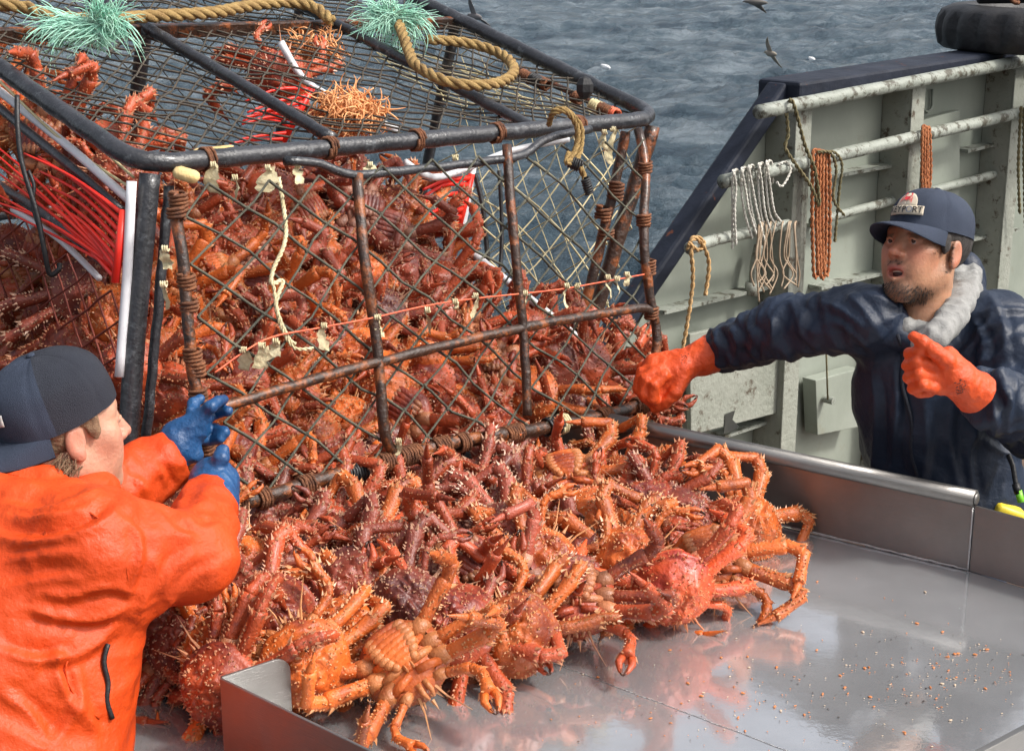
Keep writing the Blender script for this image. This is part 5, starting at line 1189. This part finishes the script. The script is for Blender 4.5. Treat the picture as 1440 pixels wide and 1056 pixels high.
# ---------------------------------------------------------------- the man in navy on the right
def man_navy():
    foot = W(1330, 700, 4.0); T = Thing('person', (foot.x, foot.y, 0), 'man in navy cap and jacket with orange gloves holding the pot door', 'person')
    hc = W(1302, 352, 3.76); Mx = frame_head(hc, camdir(-.73, .17, .65), camdir(.22, .95, -.10)) @ Matrix.Scale(1.09, 4) @ Matrix.Scale(.93, 4, (1, 0, 0))
    hf = head_sdf(1.0, .004, .98); body = skin('head', hf, HP['lo'], HP['hi'], .0021, M['skinA'], T.o, attrs=head_attrs(1), matrix=Mx)
    body.matrix_parent_inverse = Matrix.Translation(-T.loc)
    eyes(T, Mx, (-.1, 1, -.1)); brows(T, Mx, M['hairdark'])
    for s, z in ((1, 0),):
        pass
    for s in (-1, 1):
        mb = MB(); mb.tube(spline([V(s * .0185, .0865, .0010), V(s * .025, .0925, .0050), V(s * .034, .0905, .0052), V(s * .0445, .0785, .0005)], 4), .0036, 6); part_of(T, 'eyelid', mb, M['skinA'], Mx)
    mb = MB(); mb.box((0, .0835, -.0615), (.027, .006, .0085)); part_of(T, 'teeth', mb, M['teeth'], Mx, bevel=.002)
    mb = MB(); mb.ball((0, .072, -.068), (.022, .014, .014), 12, 8); part_of(T, 'mouth', mb, M['mouth'], Mx)
    at_ = body.data.attributes['beard'].data; rgb = random.Random(8); bb = MB(); inv = Mx.inverted()
    for v_ in body.data.vertices:
        w_ = at_[v_.index].value
        if w_ < .42 or rgb.random() > w_ * .17: continue
        p = inv @ v_.co; n_ = Vector((p.x, p.y + .01, (p.z + .04) * .5)).normalized(); q = (n_ * .45 + V(p.x * 4, .1, -1)).normalized()
        bb.tube([p - n_ * .001, p + q * .003 + n_ * .0012, p + q * .0065 + n_ * .0010], [.0007, .0006, .0002], 3, cap=False)
    part_of(T, 'beard', bb, M['hairdark'], Mx)
    # hair below the cap
    def hf2(P):
        Q = np.concatenate([np.abs(P[:, 0:1]), P[:, 1:]], 1); d = _ell(Q, (0, -.016, .038), (.0825, .098, .085)); d = smax(d, (P[:, 1] - .030) , .01); d = smax(d, -_ell(Q, (.085, .003, -.016), (.03, .027, .036)), .008)
        d = smax(d, -(P[:, 2] + .035 - np.maximum(0, P[:, 1]) * 1.2) , .01); return smin(d, _ell(Q, (.0735, .030, .008), (.0085, .012, .022)), .008)
    skin('hair', hf2, HP['lo'], HP['hi'], .003, M['hairdark'], T.o, matrix=Mx, disp=lambda v, N: .0022 * nz(v, (160, 160, 50))).matrix_parent_inverse = Matrix.Translation(-T.loc)
    cap_parts(T, Mx, 'KEYPORT', tilt=-3)
    # jacket
    sR, eR, wR = W(1222, 446, 3.76), W(1105, 462, 3.90), W(1008, 494, 4.06); sL, eL, wL = W(1398, 462, 3.80), W(1462, 590, 3.62), W(1385, 556, 3.46)
    ch, wa, hp = W(1308, 545, 3.86), W(1308, 640, 3.92), W(1316, 740, 3.98); nk = W(1306, 452, 3.80)
    armR, armL = [sR, eR, wR], [sL, eL, wL]
    def jf(P):
        Rm = None; d = _ell(P, ch, (.180, .125, .155)); d = smin(d, _cap(P, wa, hp, .145, .155), .12); d = smin(d, _cap(P, W(1345, 600, 3.88), W(1370, 700, 3.92), .10, .12), .10)
        d = smin(d, _cap(P, W(1240, 462, 3.82), W(1385, 466, 3.86), .072, .078), .06)
        d = smin(d, _cap(P, sR, eR, .078, .066), .05); d = smin(d, _cap(P, eR, wR, .070, .050), .03); d = smin(d, _cap(P, sL, eL, .088, .076), .05); d = smin(d, _cap(P, eL, wL, .080, .060), .035)
        # collar ring and folded-down hood behind the neck
        d = smin(d, _cap(P, W(1256, 466, 3.74), W(1288, 486, 3.71), .020, .020), .03)
        hd = _ell(P, W(1352, 398, 3.96), (.055, .05, .06)); hd = smin(hd, _cap(P, W(1362, 378, 3.92), W(1352, 450, 3.9), .035, .05), .03); d = smin(d, hd, .03)
        d = smax(d, -_cap(P, nk, hc, .066, .075), .015)
        # flat cut at the sleeve ends
        for a, b in ((eR, wR), (eL, wL)):
            t = (Vector(b) - Vector(a)).normalized(); pl = (P - np.array(b)) @ np.array(t); near = np.linalg.norm(P - np.array(b), axis=1) - .13; d = np.where(near < 0, smax(d, pl, .006), d)
        return d
    def jd(v, N):
        f1, b1, s1 = limb_folds(v, armR, .016, .040, 1); f2, b2, s2 = limb_folds(v, armL, .017, .045, 5); w1 = np.exp(-(np.maximum(0, b1 - .07) / .03) ** 2); w2 = np.exp(-(np.maximum(0, b2 - .08) / .03) ** 2)
        tor = .007 * nz(v + .35 * np.abs(v[:, 2:3] - 1.2) * [[.3, 0, 0]], (13, 13, 4.5), 3, True) + .004 * nz(v, 16, 8)
        w_ = np.clip(w1 + w2, 0, 1); return .8 * (f1 * w1 + f2 * w2 * (1 - w1)) + tor * (1 - w_) + creases(v, N, [
            (.012, 7, [(1212, 470), (1180, 446), (1150, 436)]), (.010, 6, [(1222, 500), (1190, 470), (1170, 462)]), (.012, 6, [(1012, 462), (1022, 485), (1020, 512)]), (.012, 6, [(1034, 452), (1046, 478), (1042, 508)]), (.011, 6, [(1058, 450), (1070, 470), (1066, 500)]),
            (.009, 6, [(1090, 440), (1098, 462), (1090, 490)]), (.008, 6, [(1130, 425), (1140, 450), (1128, 478)]), (.010, 8, [(1200, 405), (1225, 430), (1250, 470)]), (.012, 8, [(1238, 520), (1246, 590), (1240, 680)]), (.010, 7, [(1268, 500), (1272, 580), (1262, 660)]),
            (.010, 8, [(1310, 560), (1316, 620), (1306, 690)]), (.012, 8, [(1352, 560), (1348, 620), (1360, 690)]), (.012, 7, [(1392, 600), (1372, 640), (1380, 700)]), (.013, 7, [(1398, 540), (1412, 575), (1408, 610)]), (.012, 6, [(1415, 530), (1430, 565), (1425, 600)]),
            (.012, 7, [(1380, 605), (1410, 625), (1440, 630)]), (.010, 7, [(1375, 440), (1395, 480), (1392, 530)]), (.010, 7, [(1400, 410), (1420, 450), (1424, 500)]), (.010, 6, [(1330, 500), (1360, 480), (1385, 440)])])
    allp = armR + armL + [ch, hp]; lo = [min(p[i] for p in allp) - .24 for i in range(3)]; hi = [max(p[i] for p in allp) + .25 for i in range(3)]
    J = skin('jacket', jf, lo, hi, .0062, M['jacketnavy'], T.o, disp=jd); J.matrix_parent_inverse = Matrix.Translation(-T.loc)
    # zip line and open collar
    mb = MB(); zp = []
    for k in range(30):
        q = W(lerp(1262, 1292, k / 29) + 3 * math.sin(k * .5), lerp(470, 690, k / 29), 3.2); d = Vector((q - V(0, 0, CAMZ))).normalized()
        o_ = q.copy(); Pn = np.array([q + d * (.003 * i) for i in range(260)], np.float32); sd_ = jf(Pn); j = int(np.argmax(sd_ < 0)) if (sd_ < 0).any() else 0
        if j: zp.append(Vector(Pn[j]) - d * .004)
    if len(zp) > 3: mb.tube(zp, .0045, 6); T.part('zip', mb, M['capdark'])
    def plate(pts, th, name, m, wr=.004):
        mb = MB(); P_ = [W(*p) for p in pts]; mb.slab(P_, TOCAM * -th); T.part(name, mb, m, smooth=False, bevel=.003)
    def flap(rows, name, m, th=.006):   # rows of points -> curved cloth with thickness
        R_ = [[W(*p) for p in r_] for r_ in rows]; R_ = [spline(r_, 4) for r_ in R_]; cols = [spline([r_[i] for r_ in R_], 4) for i in range(len(R_[0]))]; n1, n2 = len(cols), len(cols[0]); mb = MB()
        vs = [p for c_ in cols for p in c_]; vs2 = [p - TOCAM * th for p in vs]; N_ = len(vs); fs = [(i * n2 + j, (i + 1) * n2 + j, (i + 1) * n2 + j + 1, i * n2 + j + 1) for i in range(n1 - 1) for j in range(n2 - 1)]
        mb.add(vs + vs2, fs + [tuple(N_ + k for k in reversed(f_)) for f_ in fs]); o = T.part(name, mb, m); return o
    def onjk(px, py, off):
        o_ = V(0, 0, CAMZ); d = (W(px, py, 1) - o_).normalized(); Pn = np.array([o_ + d * (3.3 + .003 * i) for i in range(330)], np.float32); s_ = jf(Pn); k_ = int(np.argmax(s_ < 0)) if (s_ < 0).any() else 170; return Vector(Pn[k_]) - d * off
    def cloth(rows, off, name, m, th=.005):
        R_ = [spline([onjk(x, y, off) for x, y in r_], 4) for r_ in rows]; mb = MB(); n2 = len(R_[0]); vs = [p for r_ in R_ for p in r_]; vs2 = [p - TOCAM * th for p in vs]; N_ = len(vs)
        fs = [(i * n2 + j, (i + 1) * n2 + j, (i + 1) * n2 + j + 1, i * n2 + j + 1) for i in range(len(R_) - 1) for j in range(n2 - 1)]; mb.add(vs + vs2, fs + [tuple(N_ + k for k in reversed(f_)) for f_ in fs]); T.part(name, mb, m)
    mb = MB(); mb.ball(W(1290, 462, 3.80), (.062, .045, .05), 16, 10); T.part('shirt', mb, M['hoodie'])
    # grey hoodie cloth swept round the neck
    def gf(P):
        c1 = [W(1352, 385, 3.88), W(1352, 412, 3.78), W(1340, 440, 3.71), W(1318, 465, 3.66), W(1296, 476, 3.665)]; d = None
        for q, (ox, oy, od) in enumerate(((0, 0, 0), (-13, 6, -.012), (12, 2, .0), (-4, 12, -.014), (20, -6, .02))):
            e = None
            for m_, (a, b) in enumerate(zip(c1, c1[1:])):
                o1 = W(720 + ox * (1 - .12 * m_), 528 + oy, 3.75) - W(720, 528, 3.75) + TOCAM * -od; o2 = W(720 + ox * (1 - .12 * (m_ + 1)), 528 + oy, 3.75) - W(720, 528, 3.75) + TOCAM * -od
                g_ = _cap(P, a + o1, b + o2, .017, .016 - .002 * (m_ > 1)); e = g_ if e is None else smin(e, g_, .02)
            d = e if d is None else smin(d, e, .010)
        c2 = [W(1262, 448, 3.77), W(1275, 462, 3.73), W(1300, 468, 3.71)]
        for a, b in zip(c2, c2[1:]): d = smin(d, _cap(P, a, b, .018, .020), .02)
        return smin(d, _cap(P, W(1340, 452, 3.70), W(1318, 484, 3.67), .020, .010), .012)
    c0 = W(1320, 430, 3.75); Gd = lambda v, N: .0065 * nz((v @ np.array(Matrix.Rotation(R(35), 3, 'Y'))), (34, 34, 7), 2, True, 1) + .002 * nz(v, 40)
    skin('hoodie', gf, [c0[i] - .20 for i in range(3)], [c0[i] + .20 for i in range(3)], .0042, M['hoodie'], T.o, disp=Gd).matrix_parent_inverse = Matrix.Translation(-T.loc)
    # right hand (at the left of the picture): fist round the bar
    g = lambda x, y, d: tuple(W(x, y, d)); B = 4.02
    fing = [([g(922, 508, B + .03), g(905, 518, B + .035), g(900, 538, B + .03), g(910, 556, B + .05)], .0165, .0135), ([g(922, 516, B + .0), g(903, 526, B + .0), g(899, 547, B - .005), g(911, 562, B + .03)], .0170, .0135),
            ([g(926, 522, B - .02), g(908, 534, B - .025), g(905, 554, B - .02), g(918, 567, B + .02)], .0165, .0135), ([g(934, 528, B - .03), g(920, 542, B - .035), g(918, 560, B - .025), g(928, 570, B + .01)], .0155, .0125),
            ([g(958, 532, B - .015), g(950, 552, B - .02), g(936, 566, B - .01), g(922, 574, B + .01)], .0180, .0130)]
    palm = [(g(955, 508, B + .02), g(920, 512, B + .02), .030, .026), (g(955, 522, B), g(922, 526, B), .034, .030), (g(948, 540, B + .01), g(928, 552, B + .01), .030, .026), (g(968, 512, B + .01), g(990, 502, B + .02), .033, .040), (g(990, 502, B + .02), g(1012, 493, B + .035), .041, .052)]
    hf_, lo, hi = hand(fing, palm, None); gd = lambda v, N: .0016 * nz(v, 34, 2, True) + .0012 * nz(v, 60, 3)
    def cutd(base, a, b):
        t = (Vector(b) - Vector(a)).normalized(); return lambda P: smax(base(P), (P - np.array(b)) @ np.array(t), .004)
    GL = [hf_]
    skin('glove', cutd(hf_, W(968, 512, B), W(1012, 492, B + .035)), lo, hi, .0026, M['gloveorange'], T.o, disp=gd).matrix_parent_inverse = Matrix.Translation(-T.loc)
    # left hand: raised fist, thumb on top
    H = 3.36; fing = []
    for i, (y, r_) in enumerate(((496, .0120), (512, .0128), (529, .0126), (545, .0115))):
        fing.append(([g(1326 - i, y + 2, H + .01), g(1293 - (i == 1) * 3 + (i == 3) * 5, y - 3, H - .018), g(1279 - (i == 1) * 2 + (i == 3) * 6, y + 2, H + .008), g(1290 + (i == 3) * 3, y + 6, H + .034), g(1308, y + 6, H + .030)], r_, r_ * .92))
    fing.append(([g(1332, 508, H - .018), g(1312, 492, H - .030), g(1297, 481, H - .026), g(1284, 473, H - .018)], .0170, .0105))
    palm = [(g(1332, 502, H + .015), g(1318, 502, H + .018), .022, .018), (g(1334, 520, H + .012), g(1314, 520, H + .015), .030, .024), (g(1336, 536, H + .015), g(1316, 540, H + .018), .025, .021), (g(1336, 520, H + .01), g(1350, 535, H + .02), .030, .033), (g(1350, 535, H + .02), g(1372, 553, H + .05), .034, .047)]
    hf_, lo, hi = hand(fing, palm, None); GL.append(hf_); skin('glove', cutd(hf_, W(1350, 535, H + .02), W(1374, 556, H + .05)), lo, hi, .0025, M['gloveorange'], T.o, disp=gd).matrix_parent_inverse = Matrix.Translation(-T.loc)
    # worn print marks on the cuffs
    for (cx, cy, gf_, d0) in ((962, 507, GL[0], 3.8), (1350, 545, GL[1], 3.1)):
        mb = MB(); rg = random.Random(cx)
        for k in range(46):
            r_, c_ = divmod(k, 8); px, py = cx + (c_ - 4) * 1.9 + r_ * .6 + rg.uniform(-.6, .6), cy + (r_ - 3) * 3.2 - (c_ - 4) * .9 + rg.uniform(-.7, .7)
            if rg.random() < .25: continue
            o_ = V(0, 0, CAMZ); d = (W(px, py, 1) - o_).normalized(); Pn = np.array([o_ + d * (d0 + .002 * i) for i in range(350)], np.float32); s_ = gf_(Pn)
            if (s_ < 0).any(): mb.ball(Vector(Pn[int(np.argmax(s_ < 0))]) - d * .0015, (.0017, .0017, .0012), 5, 3)
        T.part('cuff_print', mb, M['ink'])
    # trousers, boots
    hpw = hp; mb = None
    def tf(P):
        d = _cap(P, hpw, (hpw.x, hpw.y + .02, hpw.z - .12), .15, .14)
        for s in (-1, 1):
            a = V(hpw.x + s * .09, hpw.y + .02, hpw.z - .15); k_ = V(hpw.x + s * .12, hpw.y - .02, .50); an = V(hpw.x + s * .13, hpw.y + .04, .12); d = smin(d, _cap(P, a, k_, .095, .075), .04); d = smin(d, _cap(P, k_, an, .075, .07), .03)
        return d
    skin('trousers', tf, (hpw.x - .3, hpw.y - .22, .08), (hpw.x + .3, hpw.y + .25, hpw.z + .1), .014, M['trousers'], T.o, disp=lambda v, N: .006 * nz(v, (12, 12, 5), 1, True)).matrix_parent_inverse = Matrix.Translation(-T.loc)
    for s in (-1, 1):
        mb = MB(); x = hpw.x + s * .13; y = hpw.y + .04; mb.tube([V(x, y, .30), V(x, y, .08)], [.078, .06], 14); mb.tube([V(x, y + .07, .048), V(x, y, .055), V(x, y - .10, .048), V(x, y - .19, .04), V(x, y - .215, .035)], [.04, .05, .05, .045, .02], 14); T.part('boot', mb, M['boot'])
    mb = MB(); a = W(1417, 722, 3.80); mb.box(a, (.075, .05, .04), Matrix.Rotation(.35, 3, 'Y')); T.part('oilskin_hem', mb, M['yellow'], bevel=.01)
    mb = MB(); mb.tube(spline([W(1418, 640, 3.76), W(1424, 655, 3.745), W(1427, 672, 3.74), W(1430, 688, 3.74)], 4), .006, 8, 0); mb.tube([W(1428, 680, 3.735), W(1432, 694, 3.735)], .009, 8, 0); mb.tube([W(1432, 690, 3.734), W(1436, 706, 3.734)], .0085, 8, 1)
    tg = T.part('belt_tool', mb, [M['black'], M['green']])
man_navy()

# ---------------------------------------------------------------- the man in orange on the left
def man_orange():
    T = Thing('person', (W(40, 1000, 2.8).x, W(40, 1000, 2.8).y, 0), 'man in orange jacket and backwards cap and blue gloves gripping the pot door', 'person')
    hc = W(84, 603, 2.93); Mx = frame_head(hc, camdir(.80, .20, -.58), camdir(-.10, .95, .28)) @ Matrix.Scale(1.10, 4)
    o = skin('head', head_sdf(0, 0, 1.0), HP['lo'], HP['hi'], .0024, M['skinB'], T.o, attrs=head_attrs(.25), matrix=Mx); o.matrix_parent_inverse = Matrix.Translation(-T.loc)
    eyes(T, Mx)
    for s in (-1, 1):
        mb = MB(); mb.tube(spline([V(s * .0185, .0865, .0020), V(s * .025, .0925, .0060), V(s * .034, .0905, .0062), V(s * .0445, .0785, .0015)], 4), .0032, 6); part_of(T, 'eyelid', mb, M['skinB'], Mx)
    brows(T, Mx, M['hairfair'])
    def hf2(P):
        Q = np.concatenate([np.abs(P[:, 0:1]), P[:, 1:]], 1); d = _ell(Q, (0, -.016, .030), (.080, .095, .080)); d = smax(d, P[:, 1] - .034, .01); d = smax(d, -_ell(Q, (.088, .008, -.014), (.03, .024, .034)), .008)
        d = smax(d, -(P[:, 2] + .075 - np.maximum(0, P[:, 1] + .02) * 1.8), .01); d = smax(d, -(P[:, 1] + .050), .01); return smin(d, _ell(Q, (.0745, .030, .012), (.007, .011, .022)), .01)
    skin('hair', hf2, HP['lo'], HP['hi'], .003, M['hairfair'], T.o, matrix=Mx, disp=lambda v, N: .0035 * nz(v, (120, 60, 40))).matrix_parent_inverse = Matrix.Translation(-T.loc)
    roots = []
    for s in (1, -1):
        for k in range(4):
            t = k / 15; a = t * 2.2; roots.append((V(s * (.084 * math.cos(a * .55)), -.022 - .075 * math.sin(a * .62), -.032 - .022 * math.sin(t * 3)), 26))
    strands(T, Mx, roots, .030, .0016, M['hairfair'], 3, lambda q: V(q.x * 1.0, -.9 if q.y < .01 else .5, -1.1 if q.y < .01 else -.9), 'hair_strands')
    cap_parts(T, Mx, 'KEYPORT', backwards=True, dark=True, tilt=15, patch='patchgrey', e0=-.34)
    # jacket
    sR, eR, wR = W(140, 775, 2.74), W(272, 785, 2.84), W(294, 704, 3.06); sL, eL, wL = W(60, 705, 3.02), W(165, 690, 3.12), W(240, 645, 3.19)
    ch, wa, hp = W(10, 865, 2.82), W(5, 980, 2.78), W(0, 1100, 2.76); armR, armL = [sR, eR, wR], [sL, eL, wL]; nk = W(50, 680, 2.98)
    def jf(P):
        d = _ell(P, ch, (.195, .16, .19)); d = smin(d, _cap(P, wa, hp, .175, .20), .14); d = smin(d, _cap(P, W(112, 930, 2.78), W(95, 1080, 2.74), .070, .080), .08)
        d = smin(d, _cap(P, W(10, 790, 2.86), W(120, 782, 2.80), .095, .095), .12); d = smin(d, _cap(P, sR, eR, .082, .066), .10); d = smin(d, _cap(P, eR, wR, .068, .052), .03)
        d = smin(d, _cap(P, sL, eL, .09, .072), .05); d = smin(d, _cap(P, eL, wL, .072, .056), .03)
        # bunched hood and collar round the neck
        c1 = [W(-20, 705, 2.80), W(40, 716, 2.79), W(95, 712, 2.82), W(136, 694, 2.93)]
        for a, b in zip(c1, c1[1:]): d = smin(d, _cap(P, a, b, .044, .036), .02)
        d = smin(d, _cap(P, W(-10, 676, 2.86), W(70, 680, 2.84), .036, .030), .012); d = smin(d, _cap(P, W(40, 662, 2.93), W(100, 690, 2.93), .024, .026), .02)
        d = smax(d, -_cap(P, nk, hc, .060, .064), .012)
        for a, b in ((eR, wR), (eL, wL)):
            t = (Vector(b) - Vector(a)).normalized(); pl = (P - np.array(b)) @ np.array(t); near = np.linalg.norm(P - np.array(b), axis=1) - .12; d = np.where(near < 0, smax(d, pl, .006), d)
        return d
    def jd(v, N):
        f1, b1, s1 = limb_folds(v, armR, .014, .060, 2); f2, b2, s2 = limb_folds(v, armL, .015, .05, 7); w1 = np.exp(-(np.maximum(0, b1 - .085) / .03) ** 2); w2 = np.exp(-(np.maximum(0, b2 - .075) / .03) ** 2); w_ = np.clip(w1 + w2, 0, 1)
        Rr = np.array(Matrix.Rotation(R(28), 3, 'Y')); tor = .008 * nz(v @ Rr, (3.6, 6, 15), 4, True, 1) + .003 * nz(v, (9, 9, 9), 6, True, 1) + .002 * nz(v, 26, 8); return .8 * (f1 * w1 + f2 * w2 * (1 - w1)) + tor * (1 - w_) + creases(v, N, [
            (.018, 10, [(-10, 742), (50, 750), (115, 736), (158, 706)]), (.010, 8, [(0, 780), (60, 770), (110, 765)]), (.009, 9, [(10, 815), (70, 800), (120, 800)]), (.012, 9, [(190, 848), (150, 838), (100, 850), (60, 846)]), (.013, 9, [(186, 862), (140, 880), (90, 880), (30, 868)]),
            (.014, 10, [(182, 880), (140, 915), (110, 935), (60, 945)]), (.012, 10, [(100, 905), (92, 940), (112, 985), (140, 1012)]), (.012, 10, [(0, 900), (50, 915), (90, 905)]), (.012, 11, [(10, 960), (50, 990), (80, 1030)]), (.010, 10, [(120, 950), (130, 990), (150, 1030)]), (.010, 10, [(60, 1040), (90, 1000), (100, 960)]),
            (.012, 8, [(170, 720), (200, 745), (205, 790), (190, 835)]), (.010, 8, [(225, 712), (250, 740), (290, 750)]), (.010, 8, [(240, 830), (270, 800), (310, 780)]), (.010, 8, [(215, 835), (235, 790), (270, 765)]), (.009, 7, [(268, 720), (285, 735), (312, 728)]), (.014, 9, [(-10, 700), (50, 708), (90, 700), (135, 680)]), (.014, 6, [(20, 725), (70, 722), (120, 708)]), (.010, 7, [(180, 660), (205, 675), (215, 690)]), (.010, 7, [(215, 645), (235, 660), (240, 680)])])
    allp = armR + armL + [ch, hp]; lo = [min(p[i] for p in allp) - .28 for i in range(3)]; hi = [max(p[i] for p in allp) + .28 for i in range(3)]
    skin('jacket', jf, lo, hi, .0066, M['jacketorange'], T.o, disp=jd).matrix_parent_inverse = Matrix.Translation(-T.loc)
    def onj(pts, r_, name, m, off=.003):   # a cord or seam laid on the jacket
        q = []
        for px, py in pts:
            o_ = V(0, 0, CAMZ); d = (W(px, py, 1) - o_).normalized(); Pn = np.array([o_ + d * (2.2 + .004 * i) for i in range(300)], np.float32); s_ = jf(Pn)
            if (s_ < -.004).any(): q.append(Vector(Pn[int(np.argmax(s_ < -.004))]) - d * off)
        if len(q) > 2: mb = MB(); mb.tube(spline(q, 3), r_, 6); T.part(name, mb, m)
    onj([(152, 905), (146, 930), (152, 960), (150, 985), (158, 1010)], .0045, 'draw_cord', M['black'], .016)
    onj([(108, 712), (140, 730), (166, 765), (178, 800), (182, 835)], .0018, 'seam', M['jacketorange'], .009); onj([(180, 860), (150, 880), (105, 915), (92, 945), (110, 985), (140, 1010)], .0018, 'seam', M['jacketorange'], .009)
    onj([(150, 668), (158, 664), (164, 660)], .004, 'toggle', M['black'], .02); onj([(0, 712), (8, 716), (14, 732), (18, 716)], .0022, 'draw_cord', M['black'], .01)
    g = lambda x, y, d: tuple(W(x, y, d)); gd = lambda v, N: .0013 * nz(v, 34, 2, True) + .001 * nz(v, 60, 3); D1 = 3.20
    # far (left) hand: palm behind the post, fingers wrapping it
    fing = [([g(282, 585, D1), g(296, 572, D1 - .02), g(306, 565, D1 + .0), g(314, 562, D1 + .04)], .0130, .0100), ([g(284, 592, D1 + .03), g(304, 580, D1 + .055), g(320, 578, D1 + .03)], .0120, .0100),
            ([g(284, 604, D1 + .03), g(302, 604, D1 + .055), g(316, 608, D1 + .02)], .0125, .0110), ([g(280, 618, D1 + .03), g(298, 618, D1 + .05), g(310, 616, D1 + .02)], .0120, .0100),
            ([g(270, 578, D1 + .0), g(272, 568, D1 + .02), g(280, 562, D1 + .03)], .0120, .0105)]
    palm = [(g(250, 612, D1), g(284, 586, D1 - .005), .030, .017), (g(256, 620, D1 + .005), g(280, 602, D1 + .01), .030, .022), (g(262, 634, D1 + .01), g(276, 640, D1 + .01), .022, .014), (g(246, 630, D1), g(232, 645, D1), .036, .045)]
    def cutd(base, a, b):
        t = (Vector(b) - Vector(a)).normalized(); return lambda P: smax(base(P), (P - np.array(b)) @ np.array(t), .004)
    hf_, lo, hi = hand(fing, palm, None); skin('glove', cutd(hf_, W(250, 625, D1), W(232, 645, D1)), lo, hi, .0026, M['gloveblue'], T.o, disp=gd).matrix_parent_inverse = Matrix.Translation(-T.loc)
    # near (right) hand: fist below, thumb pointing up the post
    D2 = 3.10; fing = [([g(305, 658, D2 - .02), g(310, 645, D2 - .025), g(313, 634, D2 - .015)], .0165, .0125)]
    for i, (x, y) in enumerate(((288, 656), (282, 666), (280, 678), (283, 690))): fing.append(([g(x + 10, y + 2, D2 + .01), g(x, y, D2 + .035), g(x + 2, y - 1, D2 + .065), g(x + 16, y - 2, D2 + .075)], .0130, .0105))
    palm = [(g(298, 668, D2), g(308, 670, D2), .034, .030), (g(290, 680, D2), g(314, 682, D2), .030, .026), (g(302, 682, D2 - .01), g(300, 704, D2 - .04), .038, .044), (g(300, 700, D2 - .03), g(296, 716, D2 - .07), .042, .046)]
    hf_, lo, hi = hand(fing, palm, None); skin('glove', hf_, lo, hi, .0026, M['gloveblue'], T.o, disp=gd).matrix_parent_inverse = Matrix.Translation(-T.loc)
    # legs
    def tf(P):
        d = _cap(P, hp, (hp.x, hp.y + .0, hp.z - .1), .15, .14)
        for s in (-1, 1):
            a = V(hp.x + s * .09, hp.y, hp.z - .12); k_ = V(hp.x + s * .11, hp.y + .03, .48); an = V(hp.x + s * .12, hp.y - .04, .12); d = smin(d, _cap(P, a, k_, .10, .08), .04); d = smin(d, _cap(P, k_, an, .08, .075), .03)
        return d
    skin('trousers', tf, (hp.x - .32, hp.y - .25, .08), (hp.x + .32, hp.y + .25, hp.z + .1), .015, M['jacketorange'], T.o, disp=lambda v, N: .006 * nz(v, (12, 12, 5), 1, True)).matrix_parent_inverse = Matrix.Translation(-T.loc)
    for s in (-1, 1):
        mb = MB(); x = hp.x + s * .12; y = hp.y - .04; mb.tube([V(x, y, .30), V(x, y, .08)], [.08, .06], 14); mb.tube([V(x, y - .07, .048), V(x, y, .055), V(x, y + .10, .048), V(x, y + .19, .04), V(x, y + .215, .035)], [.04, .05, .05, .045, .02], 14); T.part('boot', mb, M['boot'])
man_orange()
